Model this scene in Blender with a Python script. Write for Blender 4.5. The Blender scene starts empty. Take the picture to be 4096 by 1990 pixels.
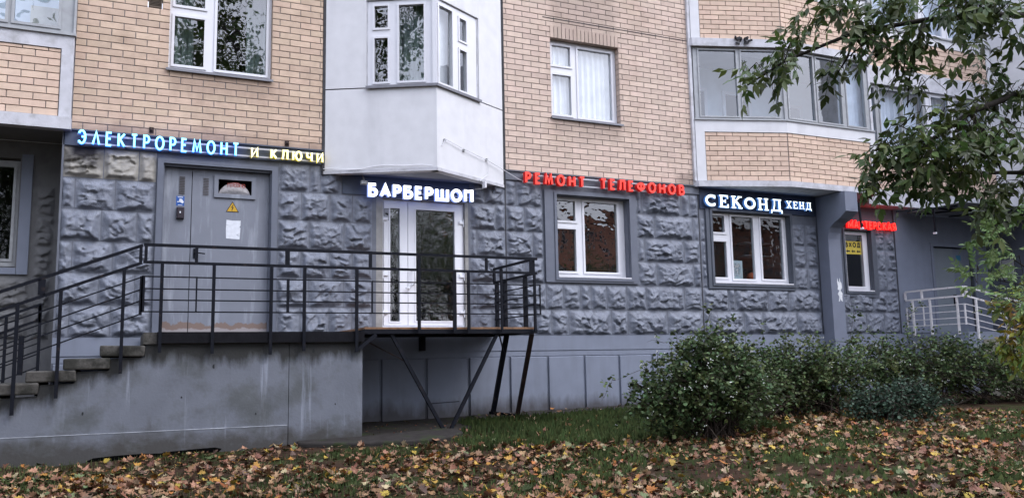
import bpy, math, random
import numpy as np
from mathutils import Vector, Matrix, Euler

rnd = random.Random(7)
NP = np.random.RandomState(11)
SC = bpy.context.scene
COL = SC.collection
R_ = math.radians

# ------------------------------------------------------------------ camera
# world: X along the facade to the right, Y into the building, Z up, Z=0 at eye height
CAM_POS = Vector((0.0, -12.836, 0.0))
YAW, PIT, ROL, FPX = 0.432317, 0.131694, -0.0188959, 3409.2
_cy, _sy, _cp, _sp = math.cos(YAW), math.sin(YAW), math.cos(PIT), math.sin(PIT)
CF = Vector((_sy * _cp, _cy * _cp, _sp))
_r0 = Vector((_cy, -_sy, 0)); _u0 = _r0.cross(CF)
CR = _r0 * math.cos(ROL) + _u0 * math.sin(ROL)
CU = _u0 * math.cos(ROL) - _r0 * math.sin(ROL)
cd = bpy.data.cameras.new('camera'); cam = bpy.data.objects.new('camera', cd); COL.objects.link(cam)
cd.sensor_width = 36; cd.lens = FPX / 4096 * 36; cd.clip_end = 500; cd.clip_start = .05
cam.matrix_world = Matrix(((CR.x, CU.x, -CF.x, CAM_POS.x), (CR.y, CU.y, -CF.y, CAM_POS.y), (CR.z, CU.z, -CF.z, CAM_POS.z), (0, 0, 0, 1)))
SC.camera = cam

def at(px, py, dist):
    """a place at a distance from the photographer"""
    d = (CF + CR * (px - 2048) / FPX - CU * (py - 995) / FPX).normalized()
    return CAM_POS + d * dist

# ------------------------------------------------------------------ sky, sun, exposure (overcast autumn afternoon)
SUN_AZ, SUN_EL = R_(140), R_(48)        # azimuth from +Y towards +X
w = bpy.data.worlds.new('World'); SC.world = w; w.use_nodes = True
nt = w.node_tree; bg = nt.nodes['Background']
sky = nt.nodes.new('ShaderNodeTexSky'); sky.sky_type = 'NISHITA'; sky.sun_disc = False
sky.sun_elevation = SUN_EL; sky.sun_rotation = SUN_AZ; sky.air_density = 1.0; sky.dust_density = 3.0
hs = nt.nodes.new('ShaderNodeHueSaturation'); hs.inputs['Saturation'].default_value = .42
tint = nt.nodes.new('ShaderNodeMixRGB'); tint.blend_type = 'MULTIPLY'; tint.inputs[0].default_value = 1
tint.inputs[2].default_value = (.94, .97, 1.08, 1)
nt.links.new(sky.outputs[0], hs.inputs['Color']); nt.links.new(hs.outputs[0], tint.inputs[1])
# soft cloud cover: even out and mottle the sky
tcw = nt.nodes.new('ShaderNodeTexCoord'); nzw = nt.nodes.new('ShaderNodeTexNoise'); nzw.inputs['Scale'].default_value = 2.2
nzw.inputs['Detail'].default_value = 5
crw = nt.nodes.new('ShaderNodeMapRange'); crw.inputs[1].default_value = .3; crw.inputs[2].default_value = .7; crw.inputs[3].default_value = .85; crw.inputs[4].default_value = 1.18
mw = nt.nodes.new('ShaderNodeMixRGB'); mw.blend_type = 'MULTIPLY'; mw.inputs[0].default_value = 1
flat = nt.nodes.new('ShaderNodeMixRGB'); flat.inputs[0].default_value = .62; flat.inputs[2].default_value = (6.6, 7.0, 8.5, 1)
nt.links.new(tcw.outputs['Generated'], nzw.inputs['Vector']); nt.links.new(nzw.outputs['Fac'], crw.inputs[0])
nt.links.new(tint.outputs[0], flat.inputs[1]); nt.links.new(flat.outputs[0], mw.inputs[1]); nt.links.new(crw.outputs[0], mw.inputs[2])
# overcast sky: brighter overhead than at the horizon
sepw = nt.nodes.new('ShaderNodeSeparateXYZ'); nt.links.new(tcw.outputs['Generated'], sepw.inputs[0])
grw = nt.nodes.new('ShaderNodeMapRange'); grw.inputs[1].default_value = 0; grw.inputs[2].default_value = 1; grw.inputs[3].default_value = .62; grw.inputs[4].default_value = 1.6
nt.links.new(sepw.outputs['Z'], grw.inputs[0]); mg = nt.nodes.new('ShaderNodeMixRGB'); mg.blend_type = 'MULTIPLY'; mg.inputs[0].default_value = 1
nt.links.new(mw.outputs[0], mg.inputs[1]); nt.links.new(grw.outputs[0], mg.inputs[2])
nt.links.new(mg.outputs[0], bg.inputs['Color']); bg.inputs['Strength'].default_value = .15
sl = bpy.data.lights.new('sun', 'SUN'); sl.energy = .55; sl.angle = R_(28); sl.color = (1, .98, .96)
so = bpy.data.objects.new('sun', sl); COL.objects.link(so)
sdir = Vector((math.sin(SUN_AZ) * math.cos(SUN_EL), math.cos(SUN_AZ) * math.cos(SUN_EL), math.sin(SUN_EL)))
so.rotation_euler = sdir.to_track_quat('Z', 'Y').to_euler()
SC.view_settings.view_transform = 'Standard'; SC.view_settings.look = 'None'; SC.view_settings.gamma = 1
SC.view_settings.exposure = 1.15
SC.cycles.max_bounces = 8; SC.cycles.diffuse_bounces = 3; SC.cycles.glossy_bounces = 3; SC.cycles.transparent_max_bounces = 12
SC.cycles.use_denoising = True; SC.cycles.caustics_reflective = False; SC.cycles.caustics_refractive = False
SC.cycles.sample_clamp_indirect = 4

# ------------------------------------------------------------------ materials
def mat(name, col, rough=.7, var=.12, scale=6, bump=.0, bscale=60, col2=None, c2=(.45, .6), c2scale=3, c2amt=1, metal=0, spec=.25,
        streak=False, tint=0, coat=0, stretch=None, rnd_amt=0):
    m = bpy.data.materials.new(name); m.use_nodes = True; t = m.node_tree; N, L = t.nodes, t.links
    b = N['Principled BSDF']; b.inputs['Roughness'].default_value = rough; b.inputs['Metallic'].default_value = metal
    b.inputs['Specular IOR Level'].default_value = spec
    if coat: b.inputs['Coat Weight'].default_value = coat
    g = N.new('ShaderNodeNewGeometry')
    mp = N.new('ShaderNodeMapping'); L.new(g.outputs['Position'], mp.inputs['Vector'])
    if stretch: mp.inputs['Scale'].default_value = stretch
    n = N.new('ShaderNodeTexNoise'); n.inputs['Scale'].default_value = scale; n.inputs['Detail'].default_value = 6; L.new(mp.outputs[0], n.inputs['Vector'])
    mr = N.new('ShaderNodeMapRange'); mr.inputs[1].default_value = .3; mr.inputs[2].default_value = .7
    mr.inputs[3].default_value = 1 - var; mr.inputs[4].default_value = 1 + var; L.new(n.outputs['Fac'], mr.inputs[0])
    cur = None
    base = N.new('ShaderNodeRGB'); base.outputs[0].default_value = (*col, 1); cur = base.outputs[0]
    if col2:
        n2 = N.new('ShaderNodeTexNoise'); n2.inputs['Scale'].default_value = c2scale; n2.inputs['Detail'].default_value = 8; n2.inputs['Roughness'].default_value = .6
        mp2 = N.new('ShaderNodeMapping'); L.new(g.outputs['Position'], mp2.inputs['Vector'])
        mp2.inputs['Location'].default_value = (3.1, 7.7, 1.3)
        if streak: mp2.inputs['Scale'].default_value = (1, 1, .12)
        L.new(mp2.outputs[0], n2.inputs['Vector'])
        r2 = N.new('ShaderNodeMapRange'); r2.inputs[1].default_value = c2[0]; r2.inputs[2].default_value = c2[1]; r2.inputs[3].default_value = 0; r2.inputs[4].default_value = c2amt
        L.new(n2.outputs['Fac'], r2.inputs[0])
        mx = N.new('ShaderNodeMixRGB'); mx.inputs[2].default_value = (*col2, 1); L.new(r2.outputs[0], mx.inputs[0]); L.new(cur, mx.inputs[1]); cur = mx.outputs[0]
    mul = N.new('ShaderNodeMixRGB'); mul.blend_type = 'MULTIPLY'; mul.inputs[0].default_value = 1; L.new(cur, mul.inputs[1]); L.new(mr.outputs[0], mul.inputs[2]); cur = mul.outputs[0]
    if tint or rnd_amt:
        a = N.new('ShaderNodeAttribute'); a.attribute_name = 'tint'
        oi = N.new('ShaderNodeObjectInfo')
        ad = N.new('ShaderNodeMath'); ad.operation = 'ADD'; L.new(a.outputs['Fac'], ad.inputs[0]); L.new(oi.outputs['Random'], ad.inputs[1])
        fr = N.new('ShaderNodeMath'); fr.operation = 'FRACT'; L.new(ad.outputs[0], fr.inputs[0])
        r3 = N.new('ShaderNodeMapRange'); r3.inputs[3].default_value = 1 - tint; r3.inputs[4].default_value = 1 + tint; L.new(fr.outputs[0], r3.inputs[0])
        hv = N.new('ShaderNodeHueSaturation'); L.new(r3.outputs[0], hv.inputs['Value']); L.new(cur, hv.inputs['Color'])
        if rnd_amt:
            m7 = N.new('ShaderNodeMath'); m7.operation = 'MULTIPLY'; m7.inputs[1].default_value = 7.31; L.new(fr.outputs[0], m7.inputs[0])
            f7 = N.new('ShaderNodeMath'); f7.operation = 'FRACT'; L.new(m7.outputs[0], f7.inputs[0])
            r4 = N.new('ShaderNodeMapRange'); r4.inputs[3].default_value = .5 - rnd_amt; r4.inputs[4].default_value = .5 + rnd_amt; L.new(f7.outputs[0], r4.inputs[0]); L.new(r4.outputs[0], hv.inputs['Hue'])
        cur = hv.outputs[0]
    L.new(cur, b.inputs['Base Color'])
    if bump:
        nb = N.new('ShaderNodeTexNoise'); nb.inputs['Scale'].default_value = bscale; nb.inputs['Detail'].default_value = 5; L.new(mp.outputs[0], nb.inputs['Vector'])
        bp = N.new('ShaderNodeBump'); bp.inputs['Strength'].default_value = bump; bp.inputs['Distance'].default_value = .01; L.new(nb.outputs['Fac'], bp.inputs['Height']); L.new(bp.outputs[0], b.inputs['Normal'])
    return m

def emit(name, col, s):
    m = bpy.data.materials.new(name); m.use_nodes = True; b = m.node_tree.nodes['Principled BSDF']
    b.inputs['Base Color'].default_value = (*[c * .5 for c in col], 1); b.inputs['Roughness'].default_value = .4
    b.inputs['Emission Color'].default_value = (*col, 1); b.inputs['Emission Strength'].default_value = s
    return m

def glassm(name, ior, tintc, wave=.0, wscale=6, rough=.0):
    m = bpy.data.materials.new(name); m.use_nodes = True; t = m.node_tree; N, L = t.nodes, t.links
    for n in list(N):
        if n.type == 'BSDF_PRINCIPLED': N.remove(n)
    out = N['Material Output']; tr = N.new('ShaderNodeBsdfTransparent'); tr.inputs[0].default_value = (*tintc, 1)
    gl = N.new('ShaderNodeBsdfGlossy'); gl.inputs['Roughness'].default_value = rough; gl.inputs['Color'].default_value = (1, 1, 1, 1)
    fr = N.new('ShaderNodeFresnel'); fr.inputs[0].default_value = ior
    gb = N.new('ShaderNodeNewGeometry'); iv = N.new('ShaderNodeMath'); iv.operation = 'SUBTRACT'; iv.inputs[0].default_value = 1; L.new(gb.outputs['Backfacing'], iv.inputs[1])
    ff = N.new('ShaderNodeMath'); ff.operation = 'MULTIPLY'; L.new(fr.outputs[0], ff.inputs[0]); L.new(iv.outputs[0], ff.inputs[1])
    mx = N.new('ShaderNodeMixShader'); L.new(ff.outputs[0], mx.inputs[0]); L.new(tr.outputs[0], mx.inputs[1]); L.new(gl.outputs[0], mx.inputs[2]); L.new(mx.outputs[0], out.inputs[0])
    if wave:
        g = N.new('ShaderNodeNewGeometry'); n = N.new('ShaderNodeTexNoise'); n.inputs['Scale'].default_value = wscale; n.inputs['Detail'].default_value = 2; L.new(g.outputs['Position'], n.inputs['Vector'])
        bp = N.new('ShaderNodeBump'); bp.inputs['Strength'].default_value = wave; bp.inputs['Distance'].default_value = .02; L.new(n.outputs['Fac'], bp.inputs['Height'])
        L.new(bp.outputs[0], gl.inputs['Normal']); 
    return m

def zmask(m, col, z0, z1, amt=1, scale=4, stretch=(1, 1, .3), soft=.25, x0=None, x1=None, slope=0):
    """a stain of its own shape: colour spreads from height z0 (full) to z1 (gone), edge broken by noise"""
    t = m.node_tree; N, L = t.nodes, t.links; b = N['Principled BSDF']
    src = b.inputs['Base Color'].links[0].from_socket
    g = N.new('ShaderNodeNewGeometry'); sp = N.new('ShaderNodeSeparateXYZ'); L.new(g.outputs['Position'], sp.inputs[0])
    mp = N.new('ShaderNodeMapping'); mp.inputs['Scale'].default_value = stretch; L.new(g.outputs['Position'], mp.inputs['Vector'])
    mp.inputs['Location'].default_value = (rnd.random() * 9, rnd.random() * 9, rnd.random() * 9)
    n = N.new('ShaderNodeTexNoise'); n.inputs['Scale'].default_value = scale; n.inputs['Detail'].default_value = 7; n.inputs['Roughness'].default_value = .62; L.new(mp.outputs[0], n.inputs['Vector'])
    r = N.new('ShaderNodeMapRange'); r.inputs[1].default_value = z0; r.inputs[2].default_value = z1; r.inputs[3].default_value = 1; r.inputs[4].default_value = 0
    zs_ = sp.outputs['Z']
    if slope:      # the stained edge follows the stair line left of x = 0.3
        m1 = N.new('ShaderNodeMath'); m1.operation = 'SUBTRACT'; m1.inputs[1].default_value = .3; L.new(sp.outputs['X'], m1.inputs[0])
        m2 = N.new('ShaderNodeMath'); m2.operation = 'MINIMUM'; m2.inputs[1].default_value = 0; L.new(m1.outputs[0], m2.inputs[0])
        m3 = N.new('ShaderNodeMath'); m3.operation = 'MULTIPLY_ADD'; m3.inputs[1].default_value = -slope; L.new(m2.outputs[0], m3.inputs[0]); L.new(zs_, m3.inputs[2]); zs_ = m3.outputs[0]
    L.new(zs_, r.inputs[0])
    ad = N.new('ShaderNodeMath'); ad.operation = 'ADD'; L.new(r.outputs[0], ad.inputs[0]); L.new(n.outputs['Fac'], ad.inputs[1])
    r2 = N.new('ShaderNodeMapRange'); r2.inputs[1].default_value = .95 - soft; r2.inputs[2].default_value = .95 + soft; r2.inputs[3].default_value = 0; r2.inputs[4].default_value = amt; L.new(ad.outputs[0], r2.inputs[0])
    f = r2.outputs[0]
    if x0 is not None:
        for lo, hi, a, c in ((x0 - .12, x0 + .08, 0, 1), (x1 - .08, x1 + .12, 1, 0)):
            rx = N.new('ShaderNodeMapRange'); rx.inputs[1].default_value = lo; rx.inputs[2].default_value = hi; rx.inputs[3].default_value = a; rx.inputs[4].default_value = c; L.new(sp.outputs['X'], rx.inputs[0])
            ml = N.new('ShaderNodeMath'); ml.operation = 'MULTIPLY'; L.new(f, ml.inputs[0]); L.new(rx.outputs[0], ml.inputs[1]); f = ml.outputs[0]
    mx = N.new('ShaderNodeMixRGB'); mx.inputs[2].default_value = (*col, 1); L.new(f, mx.inputs[0]); L.new(src, mx.inputs[1]); L.new(mx.outputs[0], b.inputs['Base Color'])
    return m

M = {}
M['brick'] = mat('brick', (.53, .40, .302), .8, .09, 7, .3, 120, (.42, .30, .225), (.5, .72), 2.5, .7, tint=.10, rnd_amt=.005)
M['brick2'] = mat('brick_pale', (.60, .45, .35), .8, .07, 9, .25, 120, (.52, .38, .29), (.52, .72), 2.5, .5, tint=.07, rnd_amt=.004)
M['brick3'] = mat('brick_lit_tone', (.555, .435, .36), .8, .08, 9, .25, 120, (.46, .345, .27), (.52, .72), 1.5, .65, tint=.10, rnd_amt=.005)  # right wall's paler look is from its light, put into the colour here
zmask(M['brick'], (.20, .14, .11), 4.25, 3.75, .45, 5, (1.6, 1, .3), .25, x0=.55, x1=1.9)
zmask(M['brick3'], (.22, .17, .14), 4.15, 3.75, .4, 5, (1.6, 1, .3), .25, x0=6.8, x1=8.1)
zmask(M['brick3'], (.16, .12, .10), 3.25, 3.62, .6, 6, (1, 1, 1), .2, x0=9.35, x1=9.8)
zmask(M['brick'], (.22, .15, .12), 3.25, 3.5, .5, 4, (1, 1, 1), .25, x0=-.7, x1=2.8)
M['mortar'] = mat('mortar', (.21, .195, .19), .95, .15, 14, .3, 90)
M['white'] = mat('white_panel', (.62, .62, .635), .75, .05, 5, .12, 70, (.46, .46, .48), (.5, .75), 2.2, .55, streak=True)
M['white2'] = mat('white_concrete', (.50, .50, .53), .8, .1, 7, .25, 70, (.27, .265, .26), (.5, .72), 5, .7)
M['grey'] = mat('grey_paint', (.108, .118, .145), .5, .10, 8, .15, 60, (.14, .152, .18), (.48, .7), 4, .8, spec=.5)
M['greydk'] = mat('dark_grey_paint', (.088, .098, .120), .55, .1, 6, .12, 60, (.066, .074, .09), (.5, .7), 4, .6)
M['greysm'] = mat('smooth_grey_paint', (.18, .20, .25), .6, .06, 4, .08, 80, (.135, .148, .18), (.5, .75), 3, .6, streak=True)
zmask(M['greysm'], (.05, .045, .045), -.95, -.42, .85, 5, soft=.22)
M['stone'] = mat('painted_stone', (.138, .152, .188), .55, .20, 12, .9, 70, (.195, .212, .25), (.45, .7), 7, .8, spec=.5)
M['beige'] = mat('bare_stone', (.30, .285, .255), .8, .15, 9, .4, 45, (.22, .215, .215), (.5, .7), 7, .8)
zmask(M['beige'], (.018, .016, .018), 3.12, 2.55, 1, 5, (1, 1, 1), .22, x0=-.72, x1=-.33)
M['recess'] = mat('recess_wall', (.145, .145, .145), .8, .12, 6, .3, 45, (.10, .10, .105), (.5, .7), 4, .7)
M['trim'] = mat('steel_trim', (.110, .122, .155), .42, .06, 5, .05, 60, (.135, .148, .18), (.5, .7), 5, .5, spec=.5)
M['pvc'] = mat('white_pvc', (.66, .66, .69), .32, .02, 4, 0, 60, (.5, .48, .46), (.6, .8), 6, .3, spec=.5)
M['pvcdoor'] = mat('white_pvc_door', (.72, .73, .77), .3, .015, 4, spec=.5)
M['alu'] = mat('old_aluminium', (.34, .35, .36), .45, .08, 9, metal=.2, col2=(.28, .28, .28), c2=(.5, .7), c2scale=8, c2amt=.6)
M['sill'] = mat('tin_sill', (.20, .20, .22), .45, .1, 9, metal=.3)
M['glass'] = glassm('window_glass', 2.4, (.95, .97, .97), .14, 3.2)
M['glassw'] = glassm('wavy_glass', 2.2, (.93, .95, .95), .22, 4.0)
M['glassdark'] = glassm('dark_glass', 1.55, (.85, .88, .9), .2, 4)
M['glassmilk'] = glassm('loggia_glass', 2.3, (.93, .97, 1), .08, 2)
M['dark'] = mat('dark_room', (.022, .023, .025), .9, .1, 3)
M['room'] = mat('dim_room', (.05, .05, .052), .9, .3, 2)
M['loggia'] = mat('loggia_plaster', (.62, .66, .70), .8, .12, 2.5)
M['curtgrey'] = mat('curtain_grey_green', (.16, .20, .19), .9, .15, 5)
M['lace'] = mat('lace_curtain', (.72, .72, .76), .9, .08, 6)
M['doorm'] = mat('metal_door_paint', (.165, .178, .212), .5, .05, 5, .1, 40, (.27, .29, .33), (.53, .66), 8, .85, streak=True, spec=.5)
zmask(M['doorm'], (.17, .12, .10), .50, .74, 1, 7, (1, 1, .8), .03)
zmask(M['doorm'], (.27, .25, .25), .47, .63, .9, 5, (1, 1, 1), .03)
M['conc'] = mat('painted_concrete', (.128, .138, .162), .8, .10, 3, .35, 30, (.080, .086, .088), (.47, .62), 1.8, .85)
_m = M['conc']
def streaks(m, col, lo, hi, amt, sc=2.6, loc=(0, 0, 0), zs=.07):
    t = m.node_tree; N, L = t.nodes, t.links; b = N['Principled BSDF']; src = b.inputs['Base Color'].links[0].from_socket
    g = N.new('ShaderNodeNewGeometry'); mp = N.new('ShaderNodeMapping'); mp.inputs['Scale'].default_value = (1, .3, zs); mp.inputs['Location'].default_value = loc; L.new(g.outputs['Position'], mp.inputs['Vector'])
    n = N.new('ShaderNodeTexNoise'); n.inputs['Scale'].default_value = sc; n.inputs['Detail'].default_value = 6; n.inputs['Roughness'].default_value = .6; L.new(mp.outputs[0], n.inputs['Vector'])
    r = N.new('ShaderNodeMapRange'); r.inputs[1].default_value = lo; r.inputs[2].default_value = hi; r.inputs[3].default_value = 0; r.inputs[4].default_value = amt; L.new(n.outputs['Fac'], r.inputs[0])
    mx = N.new('ShaderNodeMixRGB'); mx.inputs[2].default_value = (*col, 1); L.new(r.outputs[0], mx.inputs[0]); L.new(src, mx.inputs[1]); L.new(mx.outputs[0], b.inputs['Base Color'])
streaks(_m, (.24, .262, .31), .60, .72, .55, 2.3, (1.2, 0, .4), .16)
streaks(_m, (.26, .285, .34), .60, .68, .6, 7.5, (4.2, 0, 2.4), .05)
streaks(_m, (.06, .06, .055), .60, .74, .7, 4, (5.2, 0, 2.4), .2)
zmask(_m, (.045, .042, .038), -1.12, -.58, .9, 4, (1, 1, 1.4), .2)
zmask(_m, (.02, .02, .018), .42, -.20, .92, 5, (1, 1, .22), .13, slope=.39)
M['step'] = mat('mossy_concrete', (.08, .075, .068), .9, .2, 9, .5, 40, (.022, .022, .018), (.40, .55), 5, .92)
M['beam'] = mat('black_fascia', (.010, .010, .012), .8, .2, 8, .3, 30, (.16, .16, .16), (.70, .73), 7, .8, spec=.05)
M['slab'] = mat('dark_wet_concrete', (.030, .027, .025), .85, .2, 9, .5, 60, (.03, .045, .014), (.55, .7), 4, .7, spec=.06)
M['rail'] = mat('black_rail_paint', (.006, .007, .011), .6, .15, 20, .1, 80, spec=.12, col2=(.045, .03, .025), c2=(.6, .75), c2scale=12, c2amt=.6)
M['rust'] = mat('rusty_steel', (.030, .018, .016), .7, .3, 14, .3, 60, (.012, .012, .015), (.45, .6), 5, .8)
M['wood'] = mat('deck_wood', (.21, .12, .07), .8, .2, 14, .3, 60, (.10, .06, .04), (.5, .65), 10, .7)
M['whiterail'] = mat('white_rail_paint', (.62, .60, .60), .5, .1, 20, col2=(.22, .15, .11), c2=(.6, .7), c2scale=16, c2amt=.8)
M['pier'] = mat('pier_paint', (.165, .182, .23), .6, .05, 4, .1, 60)
M['soffit'] = mat('soffit_concrete', (.20, .205, .22), .85, .12, 3, .2, 30)
M['signband'] = mat('sign_backing', (.08, .096, .135), .5, .08, 5)
M['joint'] = mat('dark_joint', (.05, .05, .055), .95, .2, 9)

def attr(me, vals):
    a = me.attributes.new('tint', 'FLOAT', 'FACE'); a.data.foreach_set('value', vals)

# ------------------------------------------------------------------ mesh builder in a wall frame
class Frame:
    def __init__(s, a, b, ox=0):
        a = Vector(a); b = Vector(b); s.a = a; s.L = (b - a).length; s.d = (b - a) / s.L; s.n = Vector((s.d.y, -s.d.x))
    def p(s, u, d, z):
        return (s.a.x + s.d.x * u + s.n.x * d, s.a.y + s.d.y * u + s.n.y * d, z)
F0 = Frame((0, 0), (1, 0))           # u = X, d = -Y

class MB:
    def __init__(s): s.v = []; s.f = []; s.t = []
    def quad(s, *p):
        i = len(s.v); s.v += [tuple(q) for q in p]; s.f.append(tuple(range(i, i + len(p))))
    def box(s, F, u0, u1, d0, d1, z0, z1, ch=0):
        """box in a wall frame, d0<d1 outward; ch chamfers the front"""
        i = len(s.v); P = F.p
        s.v += [P(u0, d0, z0), P(u1, d0, z0), P(u1, d0, z1), P(u0, d0, z1)]
        if not ch:
            s.v += [P(u0, d1, z0), P(u1, d1, z0), P(u1, d1, z1), P(u0, d1, z1)]
            s.f += [(i, i + 3, i + 2, i + 1), (i + 4, i + 5, i + 6, i + 7), (i, i + 1, i + 5, i + 4), (i + 1, i + 2, i + 6, i + 5), (i + 2, i + 3, i + 7, i + 6), (i + 3, i, i + 4, i + 7)]
        else:
            e = d1 - ch
            s.v += [P(u0, e, z0), P(u1, e, z0), P(u1, e, z1), P(u0, e, z1), P(u0 + ch, d1, z0 + ch), P(u1 - ch, d1, z0 + ch), P(u1 - ch, d1, z1 - ch), P(u0 + ch, d1, z1 - ch)]
            for a in (0, 4):
                s.f += [(i + a, i + a + 1, i + a + 5, i + a + 4), (i + a + 1, i + a + 2, i + a + 6, i + a + 5), (i + a + 2, i + a + 3, i + a + 7, i + a + 6), (i + a + 3, i + a, i + a + 4, i + a + 7)]
            s.f.append((i + 8, i + 9, i + 10, i + 11)); s.f.append((i, i + 3, i + 2, i + 1))
    def wbox(s, x0, x1, y0, y1, z0, z1): s.box(F0, x0, x1, -y1, -y0, z0, z1)
    def bar(s, a, b, w, h=None, up=(0, 0, 1)):
        """square bar between two points"""
        h = h or w; a = Vector(a); b = Vector(b); d = (b - a).normalized(); up = Vector(up)
        if abs(d.dot(up)) > .98: up = Vector((0, 1, 0))
        r = d.cross(up).normalized() * w / 2; u = r.cross(d).normalized() * h / 2
        i = len(s.v)
        for q in (a, b): s.v += [tuple(q - r - u), tuple(q + r - u), tuple(q + r + u), tuple(q - r + u)]
        s.f += [(i, i + 3, i + 2, i + 1), (i + 4, i + 5, i + 6, i + 7), (i, i + 1, i + 5, i + 4), (i + 1, i + 2, i + 6, i + 5), (i + 2, i + 3, i + 7, i + 6), (i + 3, i, i + 4, i + 7)]
    def tube(s, pts, rads, n=6):
        i0 = len(s.v); P = [Vector(p) for p in pts]
        if not isinstance(rads, (list, tuple)): rads = [rads] * len(P)
        for k, p in enumerate(P):
            d = (P[min(k + 1, len(P) - 1)] - P[max(k - 1, 0)]).normalized()
            a = d.cross(Vector((0, 0, 1)) if abs(d.z) < .95 else Vector((1, 0, 0))).normalized(); b = d.cross(a)
            for j in range(n):
                t = 2 * math.pi * j / n; s.v.append(tuple(p + (a * math.cos(t) + b * math.sin(t)) * rads[k]))
        for k in range(len(P) - 1):
            for j in range(n):
                s.f.append((i0 + k * n + j, i0 + k * n + (j + 1) % n, i0 + (k + 1) * n + (j + 1) % n, i0 + (k + 1) * n + j))
        s.f.append(tuple(i0 + j for j in range(n))[::-1]); s.f.append(tuple(i0 + (len(P) - 1) * n + j for j in range(n)))
    def plate(s, F, u0, u1, z0, z1, holes, d0, d1):
        """slab with rectangular holes; no overlapping faces"""
        us = sorted({u0, u1, *[min(max(h[k], u0), u1) for h in holes for k in (0, 1)]}); zs = sorted({z0, z1, *[min(max(h[k], z0), z1) for h in holes for k in (2, 3)]})
        nu, nz = len(us) - 1, len(zs) - 1
        def solid(i, j):
            if i < 0 or j < 0 or i >= nu or j >= nz: return False
            a, b = (us[i] + us[i + 1]) / 2, (zs[j] + zs[j + 1]) / 2
            return not any(h[0] < a < h[1] and h[2] < b < h[3] for h in holes)
        P = F.p
        for i in range(nu):
            for j in range(nz):
                if not solid(i, j): continue
                a, b, c, e = us[i], us[i + 1], zs[j], zs[j + 1]
                s.quad(P(a, d1, c), P(b, d1, c), P(b, d1, e), P(a, d1, e)); s.quad(P(b, d0, c), P(a, d0, c), P(a, d0, e), P(b, d0, e))
                if not solid(i - 1, j): s.quad(P(a, d0, c), P(a, d1, c), P(a, d1, e), P(a, d0, e))
                if not solid(i + 1, j): s.quad(P(b, d1, c), P(b, d0, c), P(b, d0, e), P(b, d1, e))
                if not solid(i, j - 1): s.quad(P(a, d0, c), P(b, d0, c), P(b, d1, c), P(a, d1, c))
                if not solid(i, j + 1): s.quad(P(a, d1, e), P(b, d1, e), P(b, d0, e), P(a, d0, e))
    def prism(s, poly, z0, z1):
        """plan polygon extruded upward (counter-clockwise)"""
        i = len(s.v); n = len(poly); s.v += [(x, y, z0) for x, y in poly] + [(x, y, z1) for x, y in poly]
        s.f.append(tuple(range(i, i + n))[::-1]); s.f.append(tuple(range(i + n, i + 2 * n)))
        for k in range(n): s.f.append((i + k, i + (k + 1) % n, i + n + (k + 1) % n, i + n + k))
    def mesh(s, name, m, smooth=False):
        me = bpy.data.meshes.new(name); me.from_pydata(s.v, [], s.f)
        if m: me.materials.append(m)
        if s.t: attr(me, s.t)
        if smooth: me.shade_smooth()
        return me

def obj(name, me, parent=None, m=None, smooth=False, loc=None):
    if isinstance(me, MB): me = me.mesh(name, m, smooth)
    o = bpy.data.objects.new(name, me); COL.objects.link(o); o.parent = parent
    if loc: o.location = loc
    return o
def tag(o, label=None, cat=None, group=None, kind=None):
    if label: o['label'] = label
    if cat: o['category'] = cat
    if group: o['group'] = group
    if kind: o['kind'] = kind
    return o
def empty(name, label, cat, group=None, loc=(0, 0, 0)):
    o = bpy.data.objects.new(name, None); COL.objects.link(o); o.location = loc; tag(o, label, cat, group); o.empty_display_size = .1
    return o
def boxo(name, m, parent, F, *a, ch=0):
    b = MB(); b.box(F, *a, ch=ch); return obj(name, b, parent, m)

def inst(name, tv, tf, rot, pos, scale, m, tint=None, smooth=False):
    """many copies of a small template joined into one mesh (numpy)"""
    tv = np.asarray(tv, float); n = len(pos); k = len(tv)
    V = np.einsum('nij,kj->nki', rot, tv) * np.asarray(scale).reshape(n, 1, -1) + np.asarray(pos)[:, None, :]
    me = bpy.data.meshes.new(name); me.vertices.add(n * k); me.vertices.foreach_set('co', V.reshape(-1))
    ls = [len(f) for f in tf]; fl = np.concatenate([np.asarray(f) for f in tf]); off = (np.arange(n) * k)[:, None]
    idx = (fl[None, :] + off).reshape(-1); me.loops.add(len(idx)); me.loops.foreach_set('vertex_index', idx)
    starts = np.concatenate([[0], np.cumsum(ls)[:-1]]); st = (starts[None, :] + (np.arange(n) * sum(ls))[:, None]).reshape(-1)
    me.polygons.add(n * len(tf)); me.polygons.foreach_set('loop_start', st)
    me.update(calc_edges=True); me.materials.append(m)
    if tint is not None: attr(me, np.repeat(tint, len(tf)))
    if smooth: me.shade_smooth()
    return me
def rots(ex, ey, ez):
    """rotation matrices from euler angle arrays (XYZ order)"""
    cx, sx, cy, sy, cz, sz = np.cos(ex), np.sin(ex), np.cos(ey), np.sin(ey), np.cos(ez), np.sin(ez)
    z = np.zeros_like(cx); o = np.ones_like(cx)
    X = np.stack([np.stack([o, z, z], 1), np.stack([z, cx, -sx], 1), np.stack([z, sx, cx], 1)], 1)
    Y = np.stack([np.stack([cy, z, sy], 1), np.stack([z, o, z], 1), np.stack([-sy, z, cy], 1)], 1)
    Z = np.stack([np.stack([cz, -sz, z], 1), np.stack([sz, cz, z], 1), np.stack([z, z, o], 1)], 1)
    return Z @ Y @ X

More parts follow.
